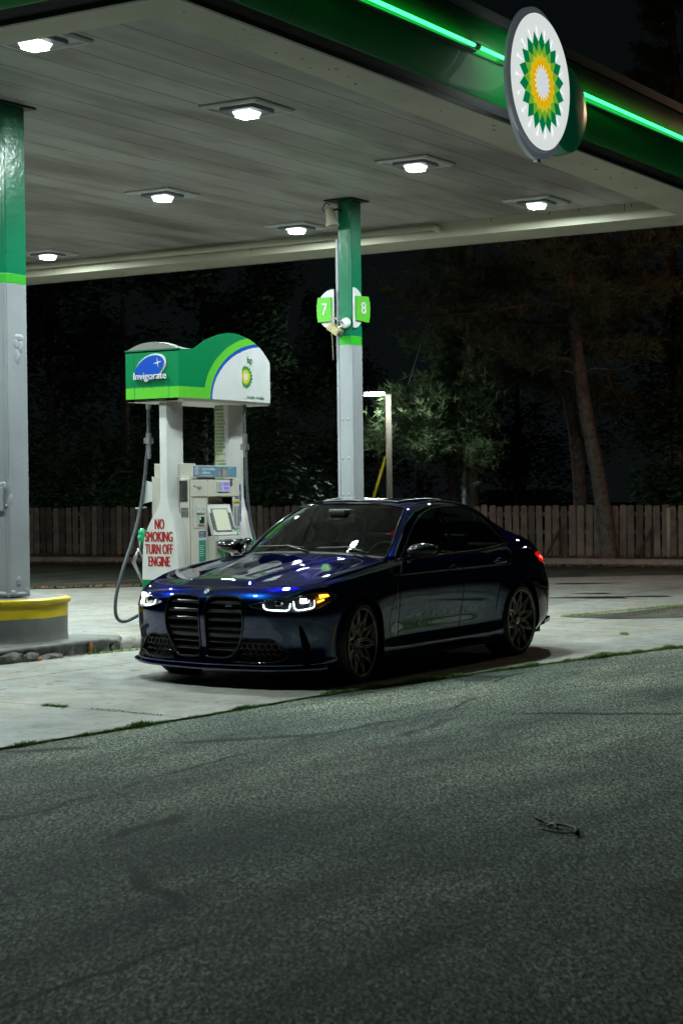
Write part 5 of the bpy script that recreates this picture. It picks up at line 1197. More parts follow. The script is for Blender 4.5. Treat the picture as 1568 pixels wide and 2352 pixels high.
# ---- openings
def inpoly(x, y, P):
    c = False; n = len(P)
    for i in range(n):
        x1, y1 = P[i]; x2, y2 = P[(i+1) % n]
        if (y1 > y) != (y2 > y) and x < (x2-x1)*(y-y1)/(y2-y1)+x1: c = not c
    return c
def nearest(x, y, P):
    best = None
    for i in range(len(P)):
        x1, y1 = P[i]; x2, y2 = P[(i+1) % len(P)]; dx, dy = x2-x1, y2-y1; L2 = dx*dx+dy*dy+1e-12
        t = max(0, min(1, ((x-x1)*dx+(y-y1)*dy)/L2)); px, py = x1+t*dx, y1+t*dy; d = math.hypot(px-x, py-y)
        if best is None or d < best[0]: best = (d, px, py)
    return best
def smoothpoly(P, n=5): return [(float(a[0]), float(a[1])) for a in crs(P, n, closed=True)]
KID = smoothpoly([(.030, .60), (.034, .675), (.058, .710), (.14, .722), (.25, .722), (.328, .706), (.356, .655), (.372, .57), (.368, .48), (.345, .40), (.305, .32), (.255, .262), (.20, .250), (.10, .250), (.045, .258), (.030, .30), (.028, .45)])
INT = smoothpoly([(.345, .392), (.45, .402), (.585, .400), (.665, .335), (.705, .285), (.66, .240), (.56, .222), (.42, .218), (.315, .222), (.29, .235)], 4)
SLIT = smoothpoly([(.772, .500), (.786, .505), (.806, .44), (.828, .30), (.832, .205), (.80, .20), (.785, .26), (.776, .38)], 4)
HLk0, HLk1 = 2.02, 6.25
def hl(k):   # lower / upper row parameter of the headlamp opening
    u = (k-HLk0)/(HLk1-HLk0)
    zl = np.interp(u, [0, .06, .2, .35, .5, .7, .88, 1], [.655, .640, .614, .608, .612, .635, .675, .715]); zu = np.interp(u, [0, .06, .2, .4, .6, .8, .95, 1], [.662, .676, .702, .728, .748, .758, .752, .728])
    return zl, zu
def t_at_z(k, z):
    lo, hi = 3.0, float(TOP)
    for _ in range(26):
        m_ = (lo+hi)/2
        if S(k, m_)[2] < z: lo = m_
        else: hi = m_
    return (lo+hi)/2
HL = {}
def hlt(k):
    key = round(k, 4)
    if key not in HL: a, b_ = hl(k); HL[key] = (t_at_z(k, a), t_at_z(k, b_))
    return HL[key]
def tail(k):
    u = (k-16.75)/(20.6-16.75)
    return np.interp(u, [0, .1, .35, .6, 1], [.925, .865, .825, .82, .84]), np.interp(u, [0, .1, .4, 1], [.94, .955, .945, .945])
# vertical snapping of the grid to the openings
V = G.copy(); dead = np.zeros((len(KS)-1, len(TS)-1), bool)
nI, nJ = len(KS), len(TS)
for i, k in enumerate(KS):
    if HLk0 <= k <= HLk1:
        a, b_ = hlt(k)
        ja = int(round(a*ROWSUB)); jb = int(round(b_*ROWSUB)); jb = max(jb, ja+1)
        V[i, ja] = S(k, a); V[i, jb] = S(k, b_)
    if 16.75 <= k <= 20.6:
        za, zb_ = tail(k); a, b_ = t_at_z(k, za), t_at_z(k, zb_); ja = int(round(a*ROWSUB)); jb = int(round(b_*ROWSUB)); V[i, ja] = S(k, a); V[i, jb] = S(k, b_)
polys = [(KID, 'f'), (INT, 'f'), (SLIT, 'f')]
for i in range(nI):
    if KS[i] > 7: break
    for j in range(nJ):
        x, y, z = V[i, j]
        for P, _ in polys:
            d = nearest(y, z, P)
            if d[0] < .0085:
                q = front_pt(d[1], d[2])
                if q is not None and abs(q.x-x) < .05: V[i, j] = (q.x, q.y, q.z); break
ARCH = [(0.0, .345, .372), (2.857, .345, .378)]
for i in range(nI):
    for j in range(nJ):
        x, y, z = V[i, j]
        if y < .6: continue
        for ax_, az_, ar in ARCH:
            d = math.hypot(x-ax_, z-az_)
            if abs(d-ar) < .017 and d > 1e-6: V[i, j, 0] = ax_+(x-ax_)*ar/d; V[i, j, 2] = az_+(z-az_)*ar/d
faces = []
for i in range(nI-1):
    kc = (KS[i]+KS[i+1])/2
    for j in range(nJ-1):
        c = (V[i, j]+V[i+1, j]+V[i, j+1]+V[i+1, j+1])/4; tc_ = (TS[j]+TS[j+1])/2; dl = False
        if c[1] > .6 and any(math.hypot(c[0]-a, c[2]-b_) < r_-.002 for a, b_, r_ in ARCH): dl = True
        if kc < 7 and any(inpoly(c[1], c[2], P) for P, _ in polys): dl = True
        if HLk0 < kc < HLk1:
            za, zb_ = hl(kc)
            if za < c[2] < zb_: dl = True
        if 16.75 < kc < 20.6:
            za, zb_ = tail(kc)
            if za < c[2] < zb_: dl = True
        if not dl: faces.append((i*nJ+j, (i+1)*nJ+j, (i+1)*nJ+j+1, i*nJ+j+1))
body = MB(); flat = [tuple(p) for r_ in V for p in r_]
# ---- bonnet (Coons patch) : front edge, fender shutline, cowl, centre line
def coons(c0, c1, d0, d1):
    """c0,c1: bottom/top edges (same count n); d0,d1: left/right edges (same count m)"""
    n, m_ = len(c0), len(d0); out = []
    for j in range(m_):
        v = j/(m_-1); r_ = []
        for i in range(n):
            u = i/(n-1)
            r_.append((1-v)*c0[i]+v*c1[i]+(1-u)*d0[j]+u*d1[j]-((1-u)*(1-v)*c0[0]+u*(1-v)*c0[-1]+(1-u)*v*c1[0]+u*v*c1[-1]))
        out.append(r_)
    return np.array(out)
def resamp(P, n):
    P = np.array(P, float); Q = np.array(crs(list(P), 12)); L = np.r_[0, np.cumsum(np.linalg.norm(np.diff(Q, axis=0), axis=1))]
    s_ = np.linspace(0, L[-1], n); return np.stack([np.interp(s_, L, Q[:, i]) for i in range(3)], 1)
top = V[:, -1]
iH, iC = 5*SUB, 10*SUB
c0 = top[:iH+1]; d1 = top[iH:iC+1]
cA = top[iC]
cowl = [(.585, 0, 1.012), (.60, .25, 1.007), (.635, .5, .995), (.70, .70, .975), tuple(cA)]
c1 = resamp(cowl, iH+1)
d0 = resamp([(top[0][0], 0, top[0][2]), (-.55, 0, .832), (-.3, 0, .876), (0, 0, .925), (.3, 0, .968), (.585, 0, 1.012)], len(d1))
HD = coons(c0, c1, d0, d1)
nu_, nv_ = HD.shape[0], HD.shape[1]
def sstep(a, b_, x): t = max(0, min(1, (x-a)/(b_-a))); return t*t*(3-2*t)
for j in range(nu_):
    for i in range(nv_):
        x, y, z = HD[j, i]; e = sstep(0, .12, j/(nu_-1))*sstep(0, .10, 1-j/(nu_-1))
        yr = np.interp(x, [-.75, -.4, 0, .3, .6], [.30, .31, .37, .43, .50]); yi = np.interp(x, [-.75, -.3, .2, .6], [.10, .16, .23, .25])
        h_ = .017*(1-sstep(yr-.012, yr+.012, y))                    # raised power dome
        h_ -= .006*sstep(yi-.010, yi+.010, y)*(1-sstep(yr-.075, yr-.045, y))*sstep(-.50, -.44, x)  # hollow inside it
        h_ += .020*math.exp(-((y-.80+.05*max(0, -x))/.10)**2)*sstep(-.5, -.1, x)      # fender crest
        HD[j, i, 2] += h_*e
off = len(flat); 
hidx = [[0]*nv_ for _ in range(nu_)]
for j in range(nu_):
    for i in range(nv_):
        if j == 0: hidx[j][i] = i*nJ+nJ-1
        elif i == nv_-1: hidx[j][i] = (iH+j)*nJ+nJ-1
        else: flat.append(tuple(HD[j, i])); hidx[j][i] = len(flat)-1
hfaces = [(hidx[j][i], hidx[j][i+1], hidx[j+1][i+1], hidx[j+1][i]) for j in range(nu_-1) for i in range(nv_-1)]
# ---- deck lid and C pillars, roof, rails
hdr = resamp([(1.335, 0, 1.418), (1.34, .2, 1.415), (1.355, .4, 1.402), (1.385, .535, 1.378)], 25)      # windscreen top
wbt = resamp([(.665, 0, 1.022), (.68, .25, 1.017), (.72, .5, 1.005), (.79, .705, .985)], 25)             # windscreen foot
rhd = resamp([(2.66, 0, 1.412), (2.665, .2, 1.408), (2.68, .37, 1.396), (2.71, .50, 1.368)], 25)        # rear window top
rft = resamp([(3.44, 0, 1.112), (3.425, .22, 1.110), (3.39, .44, 1.105), (3.35, .585, 1.098)], 25)         # rear window foot
E1a = resamp([(.79, .705, .985), (.97, .665, 1.125), (1.17, .605, 1.265), (1.385, .535, 1.378)], 30)
E1b = resamp([(1.385, .535, 1.378), (1.65, .525, 1.420), (1.95, .525, 1.434), (2.3, .52, 1.420), (2.71, .50, 1.368)], 40)
E1c = resamp([(2.71, .50, 1.368), (2.90, .515, 1.305), (3.13, .55, 1.20), (3.35, .585, 1.098)], 24)
E2a = resamp([(.845, .800, .962), (1.02, .755, 1.085), (1.22, .700, 1.215), (1.44, .650, 1.325)], 30)
E2b = resamp([(1.44, .650, 1.325), (1.68, .628, 1.378), (1.95, .622, 1.394), (2.25, .628, 1.380), (2.51, .643, 1.332), (2.68, .668, 1.262)], 40)
def belt(x):
    B = top[iC:]; xs_ = B[:, 0]; i = min(range(len(xs_)), key=lambda q: abs(xs_[q]-x)); return B[i]
E2c = resamp([(2.68, .668, 1.262), (2.79, .698, 1.182), (2.835, .73, 1.11), (2.87, .763, 1.052)], 10)
jb = min(range(len(top)), key=lambda q: abs(top[q][0]-2.87) if top[q][1] > .5 else 9); jc = min(range(len(top)), key=lambda q: abs(top[q][0]-3.37) if top[q][1] > .5 else 9)
E2c[-1] = top[jb]
E2 = np.concatenate([E2a, E2b[1:], E2c[1:], top[jb+1:jc+1]]); E1 = np.concatenate([E1a, E1b[1:], E1c[1:]])
rail = MB(); nE = 110
def rsm(P, n):
    P = np.array(P); L = np.r_[0, np.cumsum(np.linalg.norm(np.diff(P, axis=0), axis=1))]; s_ = np.linspace(0, L[-1], n); return np.stack([np.interp(s_, L, P[:, i]) for i in range(3)], 1)
def pair(A, B, n): return rsm(A, n), rsm(B, n)
segs = [(E1a, E2a, 30), (E1b, E2b, 40), (E1c, np.concatenate([E2c, top[jb+1:jc+1]]), 30)]
RA = []; RB = []
for A, B, n in segs:
    a, b_ = pair(A, B, n); RA += list(a if not RA else a[1:]); RB += list(b_ if not RB else b_[1:])
rows_ = []
for a, b_ in zip(RA, RB):
    r_ = []
    for q in range(7):
        u = q/6; p = a*(1-u)+b_*u; n_ = np.array([0, .55, .85]); n_ /= np.linalg.norm(n_); r_.append(tuple(p+n_*.020*4*u*(1-u)*.9))
    rows_.append(r_)
rail.grid(rows_)
# cowl corner to mirror: strip between E2a foot / belt and E1a foot
rail.add([tuple(E1a[0]), tuple(E2a[0]), tuple(cA), (.70, .70, .975)], [(0, 1, 2, 3)])
def roof_z(x, y): return 1.455-.030*((x-1.9)/.6)**2*(.8 if x < 1.9 else .55)-.0*y
rf0 = resamp([(1.335, 0, 1.418), (1.6, 0, 1.449), (1.9, 0, 1.458), (2.25, 0, 1.449), (2.66, 0, 1.412)], 40)
ROOF = coons(hdr, rhd, rf0, rsm(E1b, 40)); rmb = MB(); rmb.grid([[tuple(p) for p in r_] for r_ in ROOF], flip=True)
# boot lid
iD = jc; seg = top[iD:]; 
dk_side = rsm(seg[:max(2, len(seg)-int(3.2*SUB))], 20); rear_edge = rsm(seg[len(seg)-int(3.2*SUB)-1:][::-1], 25)
dk_front = np.array([np.array(p) for p in rft]); dk_front2 = np.concatenate([dk_front[:-1], [top[iD]]]); dk_front2 = rsm(np.concatenate([dk_front, [top[iD]]]), 25)
dk_c = resamp([(3.44, 0, 1.112), (3.58, 0, 1.112), (3.68, 0, 1.105), tuple(rear_edge[0])], 20)
DK = coons(dk_front2, rear_edge, dk_c, dk_side)
deck = MB(); deck.grid([[tuple(p) for p in r_] for r_ in DK], flip=True)
def mirrored(mb):
    out = MB(); out.v = list(mb.v)+[(x, -y, z) for x, y, z in [tuple(v) for v in mb.v]]; n = len(mb.v); out.f = list(mb.f)+[[n+i for i in f][::-1] for f in mb.f]; out.m = list(mb.m)*2; out.mats = list(mb.mats); return out
def CM(mb, name, m, par=None, weld=True, angle=40, **k):
    if not weld:      # a left and a right part
        for s_ in (1, -1):
            q = MB(); q.v = [(x, y*s_, z) for x, y, z in [tuple(v) for v in mb.v]]; q.f = [list(f) if s_ > 0 else list(f)[::-1] for f in mb.f]; q.m = list(mb.m); q.mats = list(mb.mats)
            o = q.build(name, m, None, smooth=True, angle=angle, **k); o.parent = par or car
        return o
    o = mirrored(mb).build(name, m, None, smooth=True, **k)
    if weld:
        bm = bmesh.new(); bm.from_mesh(o.data); bmesh.ops.remove_doubles(bm, verts=bm.verts, dist=.0012)
        bmesh.ops.recalc_face_normals(bm, faces=bm.faces)
        for e in bm.edges: e.smooth = not (len(e.link_faces) == 2 and e.calc_face_angle(0) > R_(angle))
        bm.to_mesh(o.data); bm.free()
    o.parent = par or car; return o
body.add(flat, faces+hfaces, None); body.add(rail.v, rail.f, None); body.add(rmb.v, rmb.f, None); body.add(deck.v, deck.f, None)
CM(body, 'body', M['paint'])
# ---- glass
WS = coons(wbt, hdr, rsm([wbt[0], (wbt[0]+hdr[0])/2+np.array([-.02, 0, .028]), hdr[0]], 24), rsm(E1a, 24))
mb = MB(); mb.grid([[tuple(p) for p in r_] for r_ in WS], flip=True); CM(mb, 'windscreen', M['wind'])
RW = coons(rhd, rft, rsm([rhd[0], (rhd[0]+rft[0])/2+np.array([.01, 0, .02]), rft[0]], 20), rsm(E1c, 20)); mb = MB(); mb.grid([[tuple(p) for p in r_] for r_ in RW], flip=True); CM(mb, 'rear_window', M['side_glass'])
beltP = top[iC:jb+1]; beltP = beltP[beltP[:, 0] >= .845]
U = np.concatenate([E2a, E2b[1:], E2c[1:]])
def upper(x): return np.array([np.interp(x, U[:, 0], U[:, i]) for i in range(3)])
def lower(x): return np.array([np.interp(x, beltP[:, 0], beltP[:, i]) for i in range(3)])
def glassq(x0, x1, name, y, par=None):
    mb = MB(); P = []
    for x in np.linspace(x0, x1, 26):
        a, b_ = lower(x), upper(x); P.append([tuple(a+(b_-a)*u+np.array([0, .012*4*u*(1-u)-.004, 0])*1) for u in np.linspace(0, 1, 9)])
    mb.grid(P)
    if y < 0: mb.v = [(a, -b_, c_) for a, b_, c_ in mb.v]; mb.f = [f[::-1] for f in mb.f]
    return C(mb, name, M['side_glass'], par, smooth=True)
doors = {}
for s_ in (1, -1):
    glassq(.86, 1.765, 'side_window', s_); glassq(1.835, 2.44, 'side_window', s_); glassq(2.47, 2.855, 'side_window', s_)
    mb = MB()
    for x0, x1 in ((1.765, 1.835), (2.44, 2.47)):
        P = [[tuple(lower(x)+(upper(x)-lower(x))*u+np.array([0, .012*4*u*(1-u)+.001, 0])) for u in np.linspace(0, 1, 9)] for x in np.linspace(x0, x1, 4)]; mb.grid(P)
    tr = [Vector(p)+Vector((0, .004, 0)) for p in rsm(U, 60)]; mb.tube(tr, .0105, n=6)
    mb.tube([Vector(p)+Vector((0, .004, .002)) for p in rsm(beltP, 40)], .010, n=6)
    mb.tube([Vector(tuple(cA)), Vector(tuple(E2a[0]))], .012, n=6)
    if s_ < 0: mb.v = [(a, -b_, c_) for a, b_, c_ in mb.v]; mb.f = [f[::-1] for f in mb.f]
    C(mb, 'window_surround', M['gloss'], smooth=True, angle=40)
mb = MB(); mb.tube([Vector(p) for p in rsm(E1a, 30)], .011, n=8); mb.tube([Vector(p)+Vector((0, 0, .002)) for p in hdr], .006, n=6); CM(mb, 'windscreen_seal', M['gloss'])
mb = MB(); mb.tube([Vector(p)+Vector((0, .012, .008)) for p in rsm(E1b, 40)], .005, n=6); CM(mb, 'roof_seam', M['gap'], weld=False)
mb = MB(); P = coons(np.array(c1)-np.array([0.0, 0, .004]), resamp([tuple(p) for p in wbt], iH+1)+np.array([0, 0, -.002]), rsm([c1[0]-np.array([0, 0, .004]), wbt[0]], 4), rsm([c1[-1]-np.array([0, 0, .004]), wbt[-1]], 4)); P[1:-1, :, 2] -= .022; mb.grid([[tuple(p) for p in r_] for r_ in P], flip=True); CM(mb, 'cowl', M['matte'])
# sunroof
mb = MB(); P = []
def roofp(x, y):
    # interpolate roof grid
    u = max(0, min(1, y/.53)); rr2 = ROOF; v = np.interp(x, rr2[:, 0, 0], np.arange(40)); j = int(min(38, v)); f = v-j; i = u*24; a = int(min(23, i)); g_ = i-a
    return (rr2[j, a]*(1-f)*(1-g_)+rr2[j+1, a]*f*(1-g_)+rr2[j, a+1]*(1-f)*g_+rr2[j+1, a+1]*f*g_)
for x in np.linspace(1.50, 2.30, 16):
    P.append([tuple(roofp(x, y)+np.array([0, 0, .006])) for y in np.linspace(0, .41-.03*((x-1.9)/.4)**4, 10)])
mb.grid(P, flip=True); CM(mb, 'sunroof', M['gloss'])
mb = MB(); mb.tube([Vector(P[0][i])+Vector((0, 0, .002)) for i in range(10)]+[Vector(r_[-1])+Vector((0, 0, .002)) for r_ in P[1:]], .006, n=6); CM(mb, 'sunroof_frame', M['grey_metal'])
# ---- wiper arms, antenna-free: two wipers and a sheet on the dash
for y0, y1 in ((-.62, -.05), (-.02, .55)):
    mb = MB(); q = lambda y, h_: Vector((.70+.03*abs(y)+h_*.55*1.6, y, 1.03+h_))
    mb.tube([Vector((.645, y0, 1.015)), q((y0+y1)/2, .035)], .009, n=6); mb.tube([q(y0+.05, .015), q((y0+y1)/2, .03), q(y1, .018)], .008, n=6); C(mb, 'wiper', M['matte'], smooth=True)
# ---- under-body, wheel wells
mb = MB(); mb.box((-.72, -.70, .16), (3.75, .70, .22)); mb.box((.42, -.88, .17), (2.45, .88, .23)); C(mb, 'floor_pan', M['matte'])
for ax_, az_, ar in ARCH:
    mb = MB(); n = 30; P = []
    for q in range(n+1):
        a = R_(-22+224*q/n); x = ax_+(ar+.012)*math.cos(a); z = az_+(ar+.012)*math.sin(a)
        P.append([(x, .955 if False else .90, z), (x, .60, z)])
    mb.grid(P); mb.add([(ax_, .60, az_)]+[(p[1][0], .60, p[1][2]) for p in P], [(0, i+1, i+2) for i in range(n)]); CM(mb, 'wheel_well', M['gap'], weld=False)
    mb = MB(); L = []
    for q in range(61):
        a = R_(-26+232*q/60); x = ax_+ar*math.cos(a); z = az_+ar*math.sin(a); p = side_pt(x, z)
        if p is not None: L.append(p)
    P = [[tuple(p), tuple(p+Vector((0, .004, 0))+(Vector((ax_-p.x, 0, az_-p.z)).normalized()*.010)), tuple(p+Vector((0, -.035, 0))+(Vector((ax_-p.x, 0, az_-p.z)).normalized()*.012))] for p in L]
    mb.grid(P); CM(mb, 'arch_lip', M['paint'], weld=False)
# ---- panel gaps
def ribbon(mb, L, w, fn, out=.0012, clip=None):
    Q = crs(L, 8) if len(L) > 2 else [np.array(L[0])+(np.array(L[1])-np.array(L[0]))*i/10 for i in range(11)]
    P = [fn(float(q[0]), float(q[1]), out) for q in Q]; P = [p for p in P if p is not None]
    r_ = []
    for i, p in enumerate(P):
        t = (P[min(i+1, len(P)-1)]-P[max(0, i-1)]).normalized(); q = fn(*( (float(Q[i][0]), float(Q[i][1])) ), out+.01) or p
        n_ = (q-p); n_ = n_.normalized() if n_.length > 1e-5 else Vector((0, 1, 0)); s2 = t.cross(n_)*w/2; r_.append([tuple(p-s2), tuple(p+s2)])
    mb.grid(r_)
for nm, L in (('door_gap', [(.80, .955), (.74, .90), (.655, .84), (.635, .70), (.63, .50), (.64, .32), (.66, .26)]), ('door_gap', [(1.80, .978), (1.80, .86), (1.785, .70), (1.775, .5), (1.77, .26)]), ('door_gap', [(2.78, 1.02), (2.74, .93), (2.56, .84), (2.46, .72), (2.40, .58), (2.38, .45)]), ('sill_gap', [(.66, .262), (1.2, .262), (1.77, .262), (2.2, .27)]), ('bumper_gap', [(-.40, .725), (-.36, .70), (-.345, .66)]), ('bumper_gap', [(3.23, .61), (3.32, .70), (3.36, .80)])):
    mb = MB(); ribbon(mb, L, .009, side_pt); CM(mb, nm, M['gap'], weld=False)
mb = MB(); L_ = [Vector(p)+Vector((0, .0, .0012)) for p in top[iH:iC+1]]
mb.grid([[tuple(p+Vector((0, -.004, .0008))), tuple(p+Vector((0, .003, -.0002)))] for p in L_]); L_ = [Vector(p) for p in c0]
mb.grid([[tuple(p+Vector((.004, 0, .002))), tuple(p+Vector((-.003, 0, -.0002)))] for p in L_]); CM(mb, 'bonnet_gap', M['gap'])
# fender vent: black hockey-stick blade behind the front wheel
mb = MB(); L = [(.55, .80), (.565, .78), (.55, .70), (.50, .58), (.475, .45), (.50, .34)]
ribbon(mb, L, .030, side_pt, .002); CM(mb, 'fender_vent', M['gloss'], weld=False)
mb = MB(); ribbon(mb, [(.575, .79), (.585, .70), (.585, .5), (.59, .36), (.62, .325)], .006, side_pt, .003); CM(mb, 'vent_edge', M['steel'], weld=False)
# side marker
mb = MB(); ribbon(mb, [(-.415, .33), (-.395, .41), (-.375, .49)], .022, side_pt, .003); CM(mb, 'side_marker', mat('amber_reflector', (.42, .10, .01), .25, coat=.5), weld=False)
# sills (side skirts), front lip, rear flics
mb = MB(); P = []
for x in np.linspace(.40, 2.42, 30):
    e = min(1, (x-.40)/.12, (2.42-x)/.2+.3); P.append([(x, .86, .225), (x, .905, .225), (x, .905+.055*e, .195), (x, .91+.06*e, .175), (x, .90, .160), (x, .84, .160)])
mb.grid(P); CM(mb, 'side_skirt', M['gloss'], weld=False, angle=20)
mb = MB(); P = []
for k in np.linspace(0, 5.6, 60):
    p = S(k, 1.0); q = S(k, 0.0); n_ = np.array([p[0]-q[0], p[1]-q[1], 0]); d_ = np.array([-1, 0, 0]) if k < .01 else None
    i = int(min(NK-2, k)); nn_ = bt_[i]*(1-(k-i))+bt_[i+1]*(k-i); nn_ /= np.linalg.norm(nn_); o_ = np.array([nn_[0], nn_[1], 0]); ext = .018+.03*sstep(4.0, 4.9, k)*sstep(0, .3, 5.6-k)
    P.append([tuple(p-o_*.01+np.array([0, 0, -.012])), tuple(p+o_*ext+np.array([0, 0, -.022])), tuple(p+o_*ext+np.array([0, 0, -.034])), tuple(q+np.array([0, 0, -.012])), tuple(q-o_*.1+np.array([0, 0, -.01]))])
mb.grid([r_[:3] for r_ in P]); mb.grid([r_[2:] for r_ in P], M['gloss']); CM(mb, 'front_lip', M['paint'], angle=25)
mb = MB(); P = []
for k in np.linspace(17.3, 22, 40):
    p = S(k, 1.2); i = int(min(NK-2, k)); nn_ = bt_[i]*(1-(k-i))+bt_[i+1]*(k-i); nn_ /= np.linalg.norm(nn_); o_ = np.array([nn_[0], nn_[1], 0]); e = .03*sstep(17.3, 18.3, k)
    P.append([tuple(p+np.array([0, 0, .02])), tuple(p+o_*(.01+e)+np.array([0, 0, .005])), tuple(p+o_*(.005+e)+np.array([0, 0, -.03])), tuple(p-o_*.06+np.array([0, 0, -.06]))])
mb.grid(P); CM(mb, 'rear_diffuser', M['gloss'], angle=25)
# ---- kidneys
M['slat'] = mat('slat_black', (.02, .02, .022), .18, coat=.8)
def frame_tube(P2, r_, out=.0, close=True):
    P = [front_pt(a, b_, out) for a, b_ in P2]; P = [p for p in P if p is not None]
    if close: P = P+[P[0], P[1]]
    mb = MB(); mb.tube(P, r_, n=8, cap=False); return mb
for s_, nm in ((1, 'kidney_grille'), (-1, 'kidney_grille')):
    mb = frame_tube(KID, .0080, .003); mb.v = [(a, b_*s_, c_) for a, b_, c_ in mb.v]; 
    if s_ < 0: mb.f = [f[::-1] for f in mb.f]
    kg = C(mb, nm, M['gloss'], smooth=True)
    # back wall of the opening
    mb = MB(); P = []; cz_ = .48; cy_ = .2
    ring = [front_pt(a, b_, -.004) for a, b_ in KID]
    back = [Vector((p.x+.085, cy_+(p.y-cy_)*.96, cz_+(p.z-cz_)*.97)) for p in ring]
    n = len(ring); mb.add([(v.x, v.y*s_, v.z) for v in ring+back], [(i, (i+1) % n, n+(i+1) % n, n+i) for i in range(n)]+[tuple(range(n, 2*n))]); C(mb, 'grille_back', M['gap'], kg)
    def span(z):
        ys = []
        for i in range(len(KID)):
            (a, b_), (c_, d_) = KID[i], KID[(i+1) % len(KID)]
            if (b_ > z) != (d_ > z): ys.append(a+(c_-a)*(z-b_)/(d_-b_))
        return (min(ys), max(ys)) if ys else None
    for z in (.672, .606, .541, .476, .372, .312):
        a, b_ = span(z); mb = MB(); P = []
        for y in np.linspace(a+.004, b_-.004, 14):
            p = front_pt(y, z, 0); x0_ = p.x
            P.append([(x0_+.058, y*s_, z-.012), (x0_+.020, y*s_, z-.015), (x0_+.012, y*s_, z-.009), (x0_+.012, y*s_, z-.003), (x0_+.019, y*s_, z+.002), (x0_+.020, y*s_, z+.009), (x0_+.024, y*s_, z+.014), (x0_+.058, y*s_, z+.014)])
        mb.grid(P); C(mb, 'slat', M['slat'], kg, smooth=True, angle=25)
    mb = MB(); a, b_ = span(.43); P = []
    for y in np.linspace(a+.004, b_-.004, 14):
        p = front_pt(y, .43, 0); P.append([(p.x+.035, y*s_, .398), (p.x+.022, y*s_, .404), (p.x+.020, y*s_, .43), (p.x+.022, y*s_, .456), (p.x+.035, y*s_, .462)])
    mb.grid(P); C(mb, 'cross_bar', mat('satin_black', (.02, .02, .022), .3, coat=.4), kg, smooth=True)
    if s_ < 0:
        mb = MB(); X0 = front_pt(-.235, .66).x+.006; f_ = frame((X0, -.235, .655), (0, -1, 0), (0, 0, 1))
        for x_, m in ((-.022, (.02, .12, .45)), (-.010, (.02, .03, .20)), (.002, (.45, .02, .03))): mb.prism([(x_, 0), (x_+.009, 0), (x_+.016, .018), (x_+.007, .018)], f_, 0, .004, mat('stripe', m, .4))
        text(mb, 'M', (Vector((X0, -.258, .664)), Vector((0, -1, 0)), Vector((0, 0, 1))), .016, M['chrome'], depth=.003)
        mb.prism(rect(-.03, -.010, .035, -.002), f_, 0, .003, M['chrome']); C(mb, 'badge', M['chrome'], kg)
# intakes with honeycomb, and air-curtain slits
def hexgrid(P2, s_, R0, out, nm='honeycomb'):
    mb = MB(); ys = [p[0] for p in P2]; zs = [p[1] for p in P2]; dy = R0*math.sqrt(3); row_ = 0; z = min(zs)
    while z < max(zs)+R0:
        y = min(ys)+(dy/2 if row_ % 2 else 0)
        while y < max(ys)+dy:
            if inpoly(y, z, P2):
                ring = []; 
                for q in range(6):
                    a = R_(30+60*q); yy, zz = y+R0*math.cos(a), z+R0*math.sin(a)
                    p = front_pt(yy, zz, 0)
                    if p is None: ring = []; break
                    ring.append(Vector((p.x+out, yy*s_, zz)))
                if ring and all(inpoly(abs(p.y), p.z, P2) or nearest(abs(p.y), p.z, P2)[0] < .004 for p in ring): mb.tube(ring+[ring[0], ring[1]], .0048, n=5, cap=False)
            y += dy
        z += R0*1.5; row_ += 1
    return mb
for s_ in (1, -1):
    mb = MB(); ring = [front_pt(a, b_, .0) for a, b_ in INT]; cy_ = sum(p.y for p in ring)/len(ring); back = [Vector((p.x+.07, cy_+(p.y-cy_)*.9, .31+(p.z-.31)*.9)) for p in ring]; n = len(ring)
    mb.add([(v.x, v.y*s_, v.z) for v in ring+back], [(i, (i+1) % n, n+(i+1) % n, n+i) for i in range(n)]+[tuple(range(n, 2*n))]); it = C(mb, 'lower_intake', M['matte'])
    mb = hexgrid(INT, s_, .028, .016); C(mb, 'honeycomb', M['gloss'], it)
    mb = frame_tube(INT, .0045, .001); mb.v = [(a, b_*s_, c_) for a, b_, c_ in mb.v]; C(mb, 'intake_edge', M['gloss'], it, smooth=True)
    mb = MB(); ring = [front_pt(a, b_, .0) for a, b_ in SLIT]; ring = [p for p in ring if p]; back = [Vector((p.x+.05, p.y-.02, p.z)) for p in ring]; n = len(ring)
    mb.add([(v.x, v.y*s_, v.z) for v in ring+back], [(i, (i+1) % n, n+(i+1) % n, n+i) for i in range(n)]+[tuple(range(n, 2*n))]); C(mb, 'air_curtain', M['gap'])
# roundel
rp = front_pt(0.0005, .752); rp = Vector((rp.x-.006, 0, rp.z)); nr = Vector((-.80, 0, .60)); f_ = (rp, Vector((0, -1, 0)), Vector((.60, 0, .80)))
mb = MB(); mb.prism(ell(0, 0, .040, .040, 36), f_, -.02, .004); rd = C(mb, 'roundel', M['chrome'], smooth=False, bevel=.002)
mb = MB(); mb.prism(ell(0, 0, .037, .037, 36), f_, .004, .0052); C(mb, 'roundel_ring', M['gloss'], rd)
mb = MB(); 
for q, m in ((0, M['sign_white']), (90, mat('roundel_blue', (.02, .18, .5), .3)), (180, M['sign_white']), (270, bpy.data.materials['roundel_blue'])):
    P = [(0, 0)]+[(.023*math.cos(R_(q+a)), .023*math.sin(R_(q+a))) for a in range(0, 91, 15)]; mb.prism(P, f_, .0052, .006, m)
for ch, a in (('B', 135), ('M', 90), ('W', 45)):
    c_ = f_[0]+f_[1]*(.030*math.cos(R_(a)))+f_[2]*(.030*math.sin(R_(a))); text(mb, ch, (c_, f_[1], f_[2]), .009, M['sign_white'], depth=.0005, off=.0055, bold=.001)
C(mb, 'roundel_print', M['sign_white'], rd)
